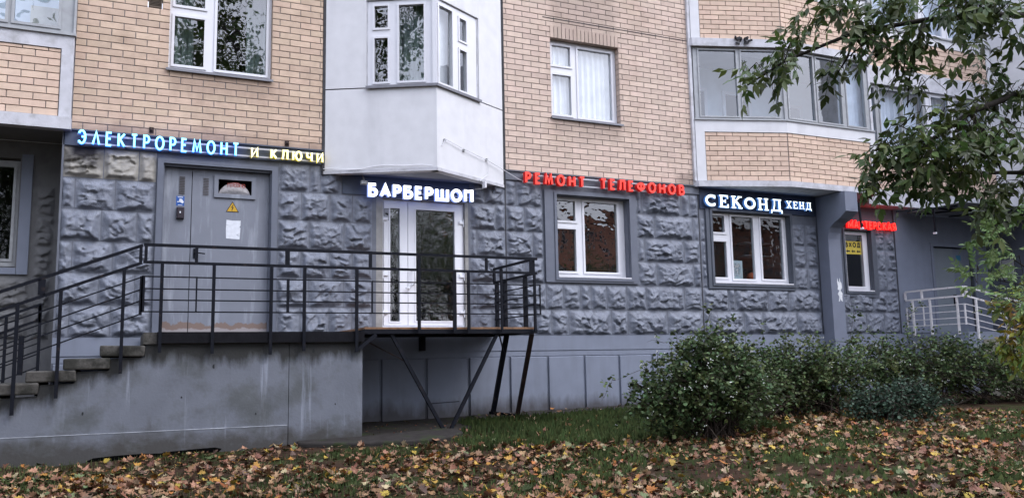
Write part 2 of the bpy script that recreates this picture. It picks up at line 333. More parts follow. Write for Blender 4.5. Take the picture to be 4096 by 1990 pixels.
# ------------------------------------------------------------------ ground
def gz(x, y):
    x = np.asarray(x, float); y = np.asarray(y, float)
    z = -.83 + .02 * (np.clip(x, -8, 12) - 5.4) + .06 * np.minimum(y, 0) - np.where(y < -16, (-16 - y) * -.045, 0)
    z = z + .035 * np.sin(x * .9 + 1) * np.sin(y * 1.1 + .5) * np.clip(-y / 4, 0, 1) + .012 * np.sin(x * 3.1) * np.sin(y * 2.7 + x)* np.clip(-y / 3, 0, 1)
    return z
xs = np.concatenate([np.arange(-120, -8, 8), np.arange(-8, 22, .2), np.arange(22, 150, 8)]); ys = np.concatenate([np.arange(-160, -14, 7), np.arange(-14, 2.2, .2)])
XX, YY = np.meshgrid(xs, ys); ZZ = gz(XX, YY) + NP.normal(0, .008, XX.shape) * (np.abs(XX) < 22)
me = bpy.data.meshes.new('ground'); nx, ny = len(xs), len(ys)
me.from_pydata(np.stack([XX, YY, ZZ], -1).reshape(-1, 3).tolist(), [], [(j * nx + i, j * nx + i + 1, (j + 1) * nx + i + 1, (j + 1) * nx + i) for j in range(ny - 1) for i in range(nx - 1)])
M['soil'] = mat('soil', (.034, .021, .014), .95, .3, 5, .8, 50, (.022, .03, .010), (.45, .6), 1.6, .85, spec=.05)
me.materials.append(M['soil']); me.shade_smooth(); tag(obj('ground', me), kind='structure')

# ------------------------------------------------------------------ the apartment building
B = empty('apartment_building', 'long apartment block with beige brick upper floors over a grey rusticated stone ground floor', 'building')

WT = .30   # wall thickness
bricks = []   # (frame, u0,u1,d1,z0,z1, dback, wall, material)
def brickwork(wall, F, u0, u1, z0, z1, holes=(), pitch=.1, L=.31, joint=.011, m='brick', d=0.0, off=0.0, reveal=.12):
    k = 0; z = z0
    while z < z1 - .03:
        a, b = z + joint * .5, min(z + pitch, z1) - joint * .5
        segs = [(u0, u1)]
        for h in holes:
            if h[2] < (a + b) / 2 < h[3]:
                ns = []
                for s, e in segs:
                    if h[1] <= s or h[0] >= e: ns.append((s, e)); continue
                    if h[0] > s: ns.append((s, h[0]))
                    if h[1] < e: ns.append((h[1], e))
                segs = ns
        st = u0 - (0 if k % 2 else L / 2) - off
        for s, e in segs:
            n0 = math.floor((s - st) / L)
            x = st + n0 * L
            while x < e:
                p, q = max(x, s), min(x + L, e)
                if q - p > .035:
                    p2 = p + (joint * .5 if p > u0 + .001 else 0.002); q2 = q - (joint * .5 if q < u1 - .001 else 0.002)
                    edge_l = any(abs(p - h[1]) < 1e-6 for h in holes if h[2] < (a + b) / 2 < h[3]); edge_r = any(abs(q - h[0]) < 1e-6 for h in holes if h[2] < (a + b) / 2 < h[3])
                    if edge_l: p2 = p
                    if edge_r: q2 = q
                    bricks.append((F, p2, q2, d + rnd.uniform(-.0015, .0015), a, b, reveal if (edge_l or edge_r) else .03, wall, m))
                x += L
        z += pitch; k += 1

def facade(name, F, u0, u1, z0, z1, holes=(), m='mortar', d=-.010, t=WT, grow=.006):
    b = MB(); hs = [(h[0] - grow, h[1] + grow, h[2] - grow, h[3] + grow) for h in holes]
    b.plate(F, u0, u1, z0, z1, hs, d - t, d); return obj(name, b, B, M[m])

# openings (u0,u1,z0,z1)
H1 = (.50, 1.96, 4.28, 5.78); H1v = (.20, .40, 5.18, 5.38)
P2 = .0985; H2 = (6.74, 8.15, 3.22 + 10 * P2, 3.22 + 25 * P2); H2L = (6.74, 8.15, 3.22 + 25 * P2, 3.22 + 25 * P2 + .24)
w1 = facade('brick_wall', F0, -.70, 2.735, 3.275, 7.3, (H1, H1v)); w1['label'] = 'left beige brick wall above the blue sign'
brickwork(w1, F0, -.70, 2.735, 3.28, 7.3, (H1, H1v), off=.02)
w2 = facade('brick_wall', F0, 5.835, 9.745, 3.215, 8.3, (H2,)); w2['label'] = 'right beige brick wall above the red sign'
brickwork(w2, F0, 5.835, 9.745, 3.22, 8.3, (H2, H2L), pitch=P2, off=.1, m='brick3')
for i in range(18):                                       # soldier course over the window
    a = 6.74 + 1.41 / 18 * i
    bricks.append((F0, a + .005, a + 1.41 / 18 - .005, .003, H2[3] + .004, H2[3] + .236, .12, w2, 'brick3'))

# ---- rusticated ground floor: base wall + blocks of split stone
ROW = [.435 + .4358 * i for i in range(7)]
G1 = (.45, 2.03, .30, 2.93); G2 = (3.60, 5.15, .30, 2.62); G3 = (6.78, 8.25, 1.42, 2.86); G4 = (10.08, 11.98, 1.39, 2.76); G5 = (13.40, 14.14, 1.30, 2.56); G6 = (15.93, 17.28, .3, 2.36)
base = facade('rusticated_wall', F0, -.80, 17.7, .435, 3.20, (G1, G2, G3, G4, G5, G6), 'grey', d=-.03, t=.27, grow=0)
def vnoise(nx, nz, cell, rs):
    gx, gz_ = int(nx / cell) + 3, int(nz / cell) + 3
    g = rs.rand(gz_, gx); X = np.arange(nx) / cell; Z = np.arange(nz) / cell
    i = X.astype(int); j = Z.astype(int); fx = X - i; fz = Z - j; fx = fx * fx * (3 - 2 * fx); fz = fz * fz * (3 - 2 * fz)
    a = g[np.ix_(j, i)]; b_ = g[np.ix_(j, i + 1)]; c = g[np.ix_(j + 1, i)]; d = g[np.ix_(j + 1, i + 1)]
    return (a * (1 - fx) + b_ * fx) * (1 - fz)[:, None] + (c * (1 - fx) + d * fx) * fz[:, None]
def block(F, u0, u1, z0, z1, m='stone', depth=.086, dbase=-.03, parent=None, seed=None):
    rs = np.random.RandomState(seed if seed is not None else rnd.randrange(10 ** 6))
    g = .006; u0 += g; u1 -= g; z0 += g; z1 -= g; W, Hh = u1 - u0, z1 - z0
    nx = max(8, int(W / .015)) + 1; nz = max(8, int(Hh / .015)) + 1
    U = np.linspace(0, W, nx); Z = np.linspace(0, Hh, nz)
    wob = (vnoise(nx, nz, 5, rs) - .5) * .05
    UU, VV = np.meshgrid(U, Z)
    side = np.minimum(UU, W - UU); top = Hh - VV; bot = VV
    cap = depth * rs.uniform(.75, 1.05)
    # long upper slope, steep jagged lower face
    e_s = np.clip((side - .010 + wob) * rs.uniform(.55, .95), 0, None); e_t = np.clip((top - .012 + wob * .6) * .55, 0, None); e_b = np.clip((bot - .008 + wob * 1.4) * 1.25, 0, None)
    h = np.minimum(np.minimum(e_s, e_t), e_b)
    # split face: tilted flakes that step against each other
    K = int(max(8, W * Hh / .011)); cx = rs.uniform(0, W, K); cz = rs.uniform(0, Hh, K); an = rs.uniform(-.9, .9); st_ = rs.uniform(1.3, 2.4)
    ca, sa = math.cos(an), math.sin(an)
    wx = (vnoise(nx, nz, 7, rs) - .5) * .07; wz = (vnoise(nx, nz, 7, rs) - .5) * .07
    dx = (UU + wx)[..., None] - cx; dz = (VV + wz)[..., None] - cz
    du = dx * ca + dz * sa; dv = (-dx * sa + dz * ca) * st_
    near = np.argmin(du * du + dv * dv, -1)
    gx_, gz_, z_ = rs.normal(0, .15, K), rs.normal(-.10, .20, K), rs.normal(0, .0045, K)
    idx = np.ogrid[:nz, :nx]
    flake = z_[near] + gx_[near] * dx[idx[0], idx[1], near] + gz_[near] * dz[idx[0], idx[1], near]
    r1 = 1 - np.abs(2 * vnoise(nx, nz, 9, rs) - 1); r2 = 1 - np.abs(2 * vnoise(nx, nz, 4, rs) - 1)
    capn = cap * .70 + flake + .014 * (r1 - .5) + .008 * (r2 - .5)
    h = np.minimum(h * 1.0, capn)
    edge = np.clip(np.minimum(side, np.minimum(top, bot)) / .035, 0, 1)
    h = h + (rs.rand(nz, nx) - .5) * .003 * edge + (.006 * (r2 - .5) + .35 * flake) * edge
    h = np.clip(h, 0, None) * edge
    v = []; f = []
    P = F.p
    for j in range(nz):
        for i in range(nx):
            v.append(P(u0 + U[i], dbase + .003 + h[j, i], z0 + Z[j]))
    for j in range(nz - 1):
        for i in range(nx - 1):
            a = j * nx + i; f.append((a, a + 1, a + nx + 1, a + nx))
    k = len(v); v += [P(u0, dbase - .01, z0), P(u1, dbase - .01, z0), P(u1, dbase - .01, z1), P(u0, dbase - .01, z1)]
    f += [(k, k + 1, nx - 1, 0), (k + 2, k + 3, (nz - 1) * nx, nz * nx - 1)]
    mm = MB(); mm.v = v; mm.f = f
    return obj('stone_block', mm, parent or base, M[m], smooth=True)
def row(k, xs_, F=F0, m='stone', **kw):
    for a, b in zip(xs_[:-1], xs_[1:]):
        if a is None or b is None: continue
        block(F, a, b, ROW[k], ROW[k + 1], m, **kw)
A6 = (-.79, -.28, .17, .40); A5 = (-.79, -.62, -.12, .40)
row(5, A6, m='beige'); row(4, A5); row(3, A6); row(2, A5); row(1, A6); row(0, A5)
B6 = (2.09, 2.56, 2.72, 3.05); B5 = (2.09, 2.44, 2.87, 3.22, 3.54); B4 = (2.09, 2.56, 3.09, 3.54)
row(5, B6); row(4, B5); row(3, B4); row(2, B5); row(1, B4); row(0, B5)
row(5, (5.18, 5.45, 5.82)); row(4, (5.18, 5.65, 5.82)); row(3, (5.18, 5.30, 5.82)); row(2, (5.18, 5.65, 5.82)); row(1, (5.18, 5.30, 5.82)); row(0, (5.18, 5.55, 5.82))
row(5, (5.84, 6.03, 6.53)); row(4, (5.84, 6.18, 6.53)); row(3, (5.84, 6.33, 6.53)); row(2, (5.84, 6.18, 6.53))
row(5, (8.42, 8.54, 9.41, 9.61, 9.80)); row(4, (8.42, 8.81, 9.66, 9.80)); row(3, (8.42, 8.58, 9.44, 9.80)); row(2, (8.42, 8.82, 9.64, 9.80))
row(1, (5.84, 6.12, 6.56, 6.89, 7.22, 7.43, 7.75, 8.16, 8.57, 9.40, 9.80)); row(0, (5.84, 6.34, 6.65, 6.98, 7.83, 8.17, 9.01, 9.80))
row(1, (9.82, 10.40, 10.56, 11.35, 11.86, 12.69)); row(0, (9.82, 9.95, 10.75, 11.21, 12.06, 12.69))
for k in (2, 3, 4): row(k, (12.05, 12.39, 12.69), depth=.06 if k < 4 else .045)
for k in (2, 3, 4): row(k, (9.83, 9.935), depth=.04)
for k in (2, 3, 4): row(k, (14.29, 14.56, 14.85), depth=.05)
row(1, (13.02, 13.5, 14.1, 14.5, 14.85), depth=.06); row(0, (13.02, 13.3, 13.9, 14.4, 14.85), depth=.06)

# wall corner return and the recessed wall at far left
FL = Frame((-6, .80), (0, .80))
HL = (3.6, 4.64, 1.44, 2.99)
rec = facade('recessed_wall', FL, 0, 5.6, -1.3, 3.24, (HL,), 'recess', d=0, t=.25, grow=0)
for k in range(5): block(FL, 4.86, 5.10, ROW[k], ROW[k + 1], 'recess', .05, 0, rec)
for k in range(2):
    for a, b in ((3.3, 3.9), (3.9, 4.35), (4.35, 4.84)): block(FL, a, b, ROW[k], ROW[k + 1], 'recess', .05, 0, rec)
boxo('window_trim', M['greysm'], rec, FL, 4.66, 4.80, .002, .03, 1.34, 3.05); boxo('window_trim', M['greysm'], rec, FL, 3.4, 4.655, .002, .03, 1.34, 1.43)
b = MB(); b.wbox(-.80, -.775, .002, .80, -1.3, 3.24); obj('corner_return', b, B, M['grey'])

# sign band and ledges
b = MB(); b.box(F0, -.79, 2.74, -.028, -.002, 3.055, 3.262); b.box(F0, -.72, 2.74, -.001, .03, 3.262, 3.279); obj('sign_band', b, B, M['signband'])
b = MB(); b.box(F0, 5.83, 9.82, -.028, -.002, 3.055, 3.198); b.box(F0, 5.84, 9.80, -.001, .03, 3.200, 3.214); obj('sign_band', b, B, M['grey'])
b = MB(); b.box(F0, 9.83, 12.69, -.028, -.004, 2.79, 3.19); obj('sign_band', b, B, mat('navy_backing', (.035, .045, .075), .5, .1, 5))
b = MB(); b.box(F0, 3.06, 5.17, -.028, -.012, 2.63, 3.06); obj('sign_band', b, B, M['signband'])
b = MB(); b.box(F0, 14.87, 17.7, -.028, -.01, 2.37, 3.15); b.box(F0, 14.87, 15.90, -.028, -.01, .45, 2.369); b.box(F0, 17.30, 17.7, -.028, -.01, .45, 2.369); obj('smooth_wall_facing', b, B, M['greysm'])
b = MB()
for x in (5.826, 9.808, 14.86): b.box(F0, x - .007, x + .007, -.029, -.022, .44, 3.05)
b.box(F0, 6.6, 9.745, .0, .006, 6.034, 6.046)
obj('wall_joint', b, B, M['joint'])

# ---- plinth
pb = MB()
pb.box(F0, -.80, 17.7, -.30, .0, .185, .432); pb.box(F0, -.80, 17.7, -.30, -.02, .170, .185); pb.box(F0, -.80, 17.7, -.30, .006, .095, .170); pb.box(F0, -.80, 17.7, -.30, -.006, -1.4, .095)
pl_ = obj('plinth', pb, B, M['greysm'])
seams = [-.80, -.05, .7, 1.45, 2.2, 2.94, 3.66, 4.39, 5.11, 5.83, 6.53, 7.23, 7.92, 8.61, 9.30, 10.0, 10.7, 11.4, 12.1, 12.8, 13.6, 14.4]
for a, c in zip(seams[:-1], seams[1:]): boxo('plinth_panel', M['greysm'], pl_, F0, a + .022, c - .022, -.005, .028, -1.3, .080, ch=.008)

# ---- windows
def window(F, rect, panes, d, name='window', fm='pvc', gm='glass', th=.06, parent=None, sub=None, label=None, bead=.022, sill=None):
    """frame plate with sash beads and panes; parts at one level below the window (or straight under sub)"""
    b = MB(); b.plate(F, *rect, [tuple(p) for p in panes], d - th, d)
    o = obj(name, b, parent or B, M[fm]) if sub is None else obj('window_frame', b, sub, M[fm])
    root = o if sub is None else sub
    if label and sub is None: o['label'] = label
    for p in panes:
        s = MB(); k = bead; s.plate(F, p[0] - k * 1.5, p[1] + k * 1.5, p[2] - k * 1.5, p[3] + k * 1.5, [(p[0] + .004, p[1] - .004, p[2] + .004, p[3] - .004)], d + .001, d + .016)
        obj('sash', s, root, M[fm])
        g = MB(); g.box(F, p[0] - .002, p[1] + .002, d - .032, d - .026, p[2] - .002, p[3] + .002); obj('pane', g, root, M[gm])
    if sill:
        s = MB(); P = F.p; u0, u1, z = sill
        s.box(F, u0, u1, d + .002, .035, z - .006, z); s.box(F, u0, u1, .036, .042, z - .035, z - .001); obj('sill', s, root, M['sill'])
    return o
def room(F, u0, u1, z0, z1, d, depth=1.2, m='room', front=.0):
    """walls, floor and ceiling behind an opening"""
    b = MB(); P = F.p; e = d - depth
    b.quad(P(u0, e, z0), P(u1, e, z0), P(u1, e, z1), P(u0, e, z1)); b.quad(P(u0, d, z0), P(u0, e, z0), P(u0, e, z1), P(u0, d, z1)); b.quad(P(u1, e, z0), P(u1, d, z0), P(u1, d, z1), P(u1, e, z1))
    b.quad(P(u0, d, z0), P(u1, d, z0), P(u1, e, z0), P(u0, e, z0)); b.quad(P(u0, e, z1), P(u1, e, z1), P(u1, d, z1), P(u0, d, z1))
    return obj('room_interior', b, B, M[m])
def curtain(F, u0, u1, z0, z1, d, m, label, folds=9, amp=.03, group=None, cat='curtain'):
    b = MB(); n = int(folds * 6); top = []; P = F.p
    pts = [(u0 + (u1 - u0) * i / n, d + amp * math.sin(i / n * folds * 2 * math.pi + rnd.uniform(-.3, .3)) + rnd.uniform(-.2, .2) * amp) for i in range(n + 1)]
    for dd in (0, -.004):
        for i in range(n):
            (a, x), (c, y) = pts[i], pts[i + 1]; q = (P(a, x + dd, z0), P(c, y + dd, z0), P(c, y + dd, z1), P(a, x + dd, z1)); b.quad(*(q if dd == 0 else q[::-1]))
    o = obj('curtain', b, None, M[m], smooth=False); return tag(o, label, cat, group)

window(F0, (.503, 1.957, 4.30, 5.777), [(.57, .99, 4.40, 5.14), (.57, .99, 5.31, 5.69), (1.16, 1.885, 4.39, 5.69)], -.10, label='large white window with tree reflections in the left brick wall', sill=(.47, 1.98, 4.30))
room(F0, .45, 2.0, 4.2, 5.9, -.31, m='dark')
curtain(F0, .50, .86, 4.3, 5.85, -.36, 'curtgrey', 'grey green curtain behind the lower left pane of the largest upper window', 4)
curtain(F0, 1.62, 1.97, 4.3, 5.85, -.36, 'curtgrey', 'grey green curtain at the right edge of the largest upper window', 4)
window(F0, (6.745, 8.145, 4.235, 5.68), [(6.82, 7.20, 4.33, 5.06), (6.82, 7.20, 5.23, 5.60), (7.35, 8.05, 4.32, 5.60)], -.12, label='white window with lace curtain under the upright brick lintel', sill=(6.72, 8.19, 4.235))
room(F0, 6.7, 8.2, 4.1, 5.8, -.31)
curtain(F0, 6.76, 8.14, 4.24, 5.68, -.22, 'lace', 'white lace curtain filling the window above the red sign', 12, .02)
# ground-floor windows with steel surrounds
def surround(rect, inner, top=True, m='trim', d=.012):
    b = MB(); b.plate(F0, *rect, [inner], -.028, d)
    i = inner; k = .018
    b.plate(F0, i[0] - .05, i[1] + .05, i[2] - .05, i[3] + .04, [i], d + .001, d + .018)
    # reveal lining
    b.plate(F0, i[0] - .001 + .0, i[1] + .001, i[2] - .001, i[3] + .001, [(i[0] + .012, i[1] - .012, i[2] + .012, i[3] - .012)], -.30, -.029)
    return obj('window_surround', b, B, M[m])
surround((6.55, 8.40, 1.335, 2.93), G3)
window(F0, (6.795, 8.235, 1.435, 2.845), [(6.86, 7.23, 1.54, 2.29), (6.86, 7.23, 2.43, 2.79), (7.40, 8.08, 1.54, 2.79)], -.15, gm='glassw', label='white window with brick building reflections below the red sign')
room(F0, 6.75, 8.28, 1.3, 2.95, -.31, m='dark')
surround((9.945, 12.045, 1.285, 2.785), G4, m='greydk')
window(F0, (10.095, 11.965, 1.405, 2.745), [(10.16, 10.45, 2.37, 2.70), (10.16, 10.47, 1.51, 2.20), (10.61, 11.14, 1.49, 2.70), (11.32, 11.86, 1.50, 2.70)], -.10, gm='glassdark', label='three-part white shop window below the white serif sign')
room(F0, 10.05, 12.0, 1.3, 2.9, -.31, .9)
surround((13.25, 14.28, 1.18, 2.60), G5, m='greydk')
window(F0, (13.415, 14.125, 1.315, 2.545), [(13.50, 13.98, 1.40, 2.48)], -.08, gm='glassw', label='narrow white window with yellow notice beside the grey pier')
room(F0, 13.3, 14.2, 1.2, 2.7, -.31, m='dark')
for z, u0, u1, uu in ((1.435, 6.79, 8.24, .04), (1.405, 10.09, 11.97, .05), (1.315, 13.41, 14.13, .03)):
    boxo('window_ledge', M['pvc'], B, F0, u0, u1, -.075, .03, z - .022, z + .006)
window(FL, (3.6, 4.64, 1.46, 2.97), [(3.7, 4.56, 1.56, 2.88)], -.10, gm='glassdark', fm='alu', label='dim window in the recessed wall at far left')
room(FL, 3.5, 4.7, 1.3, 3.1, -.26)
# items in the shop window
o = empty('picture_frame', 'pale framed picture leaning inside the three-part shop window', 'picture'); 
b = MB(); b.plate(F0, 10.66, 10.94, 1.50, 1.86, [(10.71, 10.89, 1.55, 1.81)], -.24, -.225); obj('frame', b, o, mat('pale_frame', (.5, .58, .58), .5))
boxo('print', mat('print_picture', (.28, .36, .40), .6, .5, 30, col2=(.55, .5, .45), c2=(.4, .6), c2scale=22), o, F0, 10.71, 10.89, -.238, -.23, 1.55, 1.81)
o.rotation_euler = (0, 0, 0)
for i, (u, z, c, l) in enumerate(((11.45, 1.62, (.5, .12, .05), 'orange'), (11.62, 1.70, (.45, .4, .38), 'pale'), (11.55, 2.10, (.3, .18, .1), 'brown'), (11.72, 2.35, (.12, .14, .2), 'blue'))):
    s = MB(); s.tube([F0.p(u, -.6, z - .09), F0.p(u, -.6, z - .05), F0.p(u + .01, -.6, z + .04), F0.p(u, -.6, z + .06)], [.05, .085, .07, .03], 10)
    tag(obj('folded_garment', s, None, mat('garment', c, .9, .3, 9), smooth=True), f'small {l} garment on a shelf inside the shop window', 'garment')
for z, nm in ((1.52, 'lower'), (2.02, 'middle'), (2.28, 'upper')):
    tag(boxo('shelf', M['alu'], None, F0, 11.25, 11.93, -.75, -.5, z - .012, z), f'{nm} glass shelf inside the right part of the shop window', 'shelf')

# ---- doors
def metal_door():
    t = MB(); t.plate(F0, .41, 2.08, .49, 2.965, [(.49, 1.99, .48, 2.90)], -.028, .02); obj('door_surround', t, B, M['trim'])
    t = MB(); t.plate(F0, .4505, 2.0295, .49, 2.925, [(.505, 1.975, .48, 2.87)], -.30, -.029); obj('door_lining', t, B, M['trim'])
    leafs = MB(); leafs.box(F0, .508, .878, -.16, -.115, .495, 2.865)
    D = obj('metal_door', leafs, B, M['doorm']); D['label'] = 'grey double-leaf metal door with warning triangle'
    l2 = MB(); l2.plate(F0, .888, 1.972, .495, 2.865, [(1.24, 1.72, 2.52, 2.745)], -.16, -.112); obj('door_leaf', l2, D, M['doorm'])
    f = MB(); f.plate(F0, 1.185, 1.775, 2.468, 2.795, [(1.245, 1.715, 2.525, 2.74)], -.111, -.085); obj('hatch_frame', f, D, M['doorm'])
    for u0 in (.71, 1.035):
        v = MB()
        for i in range(11):
            z = 2.49 + i * .024; v.box(F0, u0, u0 + .075, -.1115, -.104, z, z + .011)
        obj('vent', v, D, mat('vent_slat', (.10, .09, .09), .6))
    h = MB(); h.box(F0, .925, .965, -.111, -.095, 1.56, 1.70); h.tube([F0.p(.945, -.10, 1.64), F0.p(.945, -.05, 1.64), F0.p(1.08, -.05, 1.625)], .010, 6); obj('handle', h, D, M['rail'])
    for u, z in ((.50, 2.55), (.50, 2.05), (1.965, 2.5), (1.965, 2.2), (1.965, .72)):
        h = MB(); h.tube([F0.p(u, -.105, z - .075), F0.p(u, -.105, z + .075)], .010, 8); obj('hinge', h, D, M['doorm'])
    room(F0, .505, 1.975, .49, 2.87, -.30, .6, 'dark')
    return D
metal_door()
o = empty('plastic_bag', 'crumpled white plastic bag with red lettering in the metal door hatch', 'bag')
b = MB(); n = 16
vs = []
for j in range(9):
    for i in range(n + 1):
        u = i / n; v = j / 8; w_ = math.sin(math.pi * u) ** .6
        vs.append(F0.p(1.25 + .46 * u, -.155 + .05 * math.sin(math.pi * u) * math.sin(math.pi * v) + rnd.uniform(-.004, .004), 2.525 + .19 * v * w_))
b.v = vs; b.f = [(j * (n + 1) + i, j * (n + 1) + i + 1, (j + 1) * (n + 1) + i + 1, (j + 1) * (n + 1) + i) for j in range(8) for i in range(n)]
obj('film', b, o, mat('bag_film', (.42, .40, .40), .4, .2, 30, .4, 40), smooth=True)
BAG = o
def glazed_door():
    t = MB(); t.plate(F0, 3.6005, 5.1495, .435, 2.618, [(3.705, 5.095, .43, 2.60)], -.30, -.03); obj('door_lining', t, B, mat('bare_plaster', (.27, .265, .255), .9, .15, 9))
    t = MB(); t.plate(F0, 3.708, 5.092, .575, 2.598, [(3.735, 4.128, .60, 2.575), (4.134, 5.065, .60, 2.575)], -.15, -.09)
    D = obj('glazed_door', t, B, M['pvcdoor']); D['label'] = 'white double-leaf glazed barbershop door'
    for L_, pane in (((3.737, 4.126, .602, 2.573), (3.835, 4.0, .66, 2.46)), ((4.136, 5.063, .602, 2.573), (4.26, 4.93, .67, 2.46))):
        s = MB(); s.plate(F0, *L_, [pane], -.145, -.075); obj('door_leaf', s, D, M['pvcdoor'])
        s = MB(); s.plate(F0, pane[0] - .018, pane[1] + .018, pane[2] - .018, pane[3] + .018, [(pane[0] + .004, pane[1] - .004, pane[2] + .004, pane[3] - .004)], -.074, -.066); obj('glazing_bead', s, D, M['pvcdoor'])
        g = MB(); g.box(F0, pane[0] - .002, pane[1] + .002, -.115, -.109, pane[2] - .002, pane[3] + .002); obj('pane', g, D, M['glassdoor'])
    h = MB(); h.tube([F0.p(4.205, -.072, 1.24), F0.p(4.205, -.02, 1.24), F0.p(4.225, .0, 1.27), F0.p(4.225, .0, 1.45), F0.p(4.205, -.02, 1.48), F0.p(4.205, -.072, 1.48)], .014, 8); obj('handle', h, D, M['pvcdoor'], smooth=True)
    h = MB(); h.tube([F0.p(4.155, -.072, 1.19), F0.p(4.155, -.03, 1.19), F0.p(4.075, -.03, 1.185)], .011, 8); obj('handle', h, D, M['pvcdoor'], smooth=True)
    for u in (3.722, 5.078):
        for z in (2.28, 1.40, .80):
            s = 1 if u < 4 else -1
            h = MB(); h.box(F0, min(u, u + s * .075), max(u, u + s * .075), -.073, -.052, z - .025, z + .025, ch=.004); h.tube([F0.p(u - s * .006, -.06, z - .07), F0.p(u - s * .006, -.06, z + .05)], .011, 8); obj('hinge', h, D, M['pvcdoor'])
    b = MB(); b.box(F0, 3.70, 5.10, -.30, .0, .50, .572); obj('threshold', b, D, M['pvc'])
    room(F0, 3.705, 5.095, .43, 2.60, -.30, 2.0, 'dark')
M['glassdoor'] = glassm('door_glass', 2.3, (.8, .84, .86), .28, 7)
glazed_door()
def side_door():
    t = MB(); t.plate(F0, 15.90, 17.31, .45, 2.40, [(15.98, 17.23, .44, 2.32)], -.027, .012); obj('door_surround', t, B, M['greysm'])
    t = MB(); t.box(F0, 15.99, 16.70, -.14, -.09, .46, 2.30); D = obj('side_door', t, B, mat('pale_door', (.21, .235, .26), .5, .05)); D['label'] = 'pale blue grey door in the shade of the right porch'
    boxo('side_panel', M['greysm'], D, F0, 16.71, 17.22, -.14, -.10, .46, 2.30); boxo('handle', M['rail'], D, F0, 16.60, 16.66, -.088, -.05, 1.05, 1.28)
    boxo('notice', mat('blue_notice', (.05, .20, .32), .5), D, F0, 16.80, 16.95, -.099, -.095, 2.05, 2.16)
side_door(); room(F0, 15.90, 17.30, .28, 2.40, -.30, .5, 'dark')

# ---- bay (white angled oriel)
FBL = Frame((2.76, 0), (4.30, -.86)); FBR = Frame((4.30, -.86), (5.79, 0))
WL = (.68, FBL.L - .0, 4.27, 5.66); WR = (0.0, 1.06, 4.27, 5.66)
bay = MB()
t = .14
bay.plate(FBL, 0, FBL.L, 2.91, 4.235, [], -t, 0); bay.plate(FBR, 0.0, FBR.L, 2.91, 4.235, [], -t, 0)
bay.plate(FBL, 0, .66, 4.255, 7.3, [], -t, -.0); bay.plate(FBR, 1.08, FBR.L, 4.255, 7.3, [], -t, -.0)
bay.plate(FBL, .662, FBL.L, 5.67, 7.3, [], -t, 0); bay.plate(FBR, 0, 1.078, 5.67, 7.3, [], -t, 0)
by = obj('bay', bay, B, M['white']); by['label'] = 'white angled bay above the barbershop door'
b = MB(); b.plate(FBL, 0, FBL.L, 4.235, 4.255, [], -t, -.02); b.plate(FBR, 0, FBR.L, 4.235, 4.255, [], -t, -.02); obj('panel_joint', b, by, M['joint'])
b = MB(); b.prism([(2.80, .0), (4.30, -.80), (5.75, 0)], 2.93, 2.97); obj('bay_soffit', b, by, M['soffit'])
b = MB()   # bottom lip
b.plate(FBL, .0, FBL.L + .01, 2.905, 2.955, [], -.0, .012); b.plate(FBR, -.01, FBR.L, 2.905, 2.955, [], -.0, .012); obj('drip_edge', b, by, M['white2'])
b = MB()
for F, a, c in ((FBL, .66, FBL.L + .02), (FBR, -.02, 1.10)): b.box(F, a, c, -.06, .04, 4.256, 4.268); b.box(F, a, c, .034, .04, 4.225, 4.256)
obj('sill', b, by, M['sill'])
window(FBL, (.68, 1.70, 4.272, 5.655), [(.78, 1.0, 4.335, 5.05), (.78, 1.0, 5.21, 5.575), (1.17, 1.57, 4.335, 5.575)], -.03, sub=by, bead=.018)
window(FBR, (.035, 1.055, 4.272, 5.655), [(.09, .42, 4.32, 5.575), (.60, .78, 4.32, 5.00), (.60, .78, 5.155, 5.53)], -.03, sub=by, bead=.018)
b = MB(); b.box(FBL, 1.702, FBL.L + .006, -.09, -.004, 4.272, 5.655); obj('corner_post', b, by, M['pvc'])
b = MB(); b.box(FBR, 1.056, 1.08, -.12, -.02, 4.27, 5.66); b.box(FBL, .662, .678, -.12, -.02, 4.27, 5.66); obj('window_jamb', b, by, M['white2'])
b = MB()
C0 = [(2.95, .25), (4.30, -.62), (5.62, .25)]
b.v = [(x, y, z) for z in (4.2, 5.75) for x, y in ((2.85, 1.2), (5.7, 1.2))]; b.f = [(0, 1, 3, 2)]
b.quad((2.85, 0, 4.2), (4.3, -.75, 4.2), (5.7, 0, 4.2), (5.7, 1.2, 4.2), (2.85, 1.2, 4.2)); b.quad((2.85, 0, 5.75), (4.3, -.75, 5.75), (5.7, 0, 5.75), (5.7, 1.2, 5.75), (2.85, 1.2, 5.75))
b.quad((2.85, 0, 4.2), (2.85, 1.2, 4.2), (2.85, 1.2, 5.75), (2.85, 0, 5.75)); b.quad((5.7, 1.2, 4.2), (5.7, 0, 4.2), (5.7, 0, 5.75), (5.7, 1.2, 5.75))
obj('room_interior', b, by, M['dark'])
curtain(FBL, 1.1, 1.72, 4.3, 5.7, -.20, 'curtgrey', 'dark drapes behind the left side of the white bay window', 6)
curtain(FBR, .05, .5, 4.3, 5.7, -.20, 'lace', 'white blind behind the right side of the white bay window', 1, .002, cat='blind')

b = MB(); b.wbox(2.736, 2.775, -.012, .30, 2.9, 9.5); b.wbox(5.775, 5.834, .005, .30, 2.9, 9.5); obj('wall_joint', b, B, M['joint'])
# ---- balconies
def slab_poly(name, poly, z0, z1, parent, m): b = MB(); b.prism(poly, z0, z1); return obj(name, b, parent, M[m])
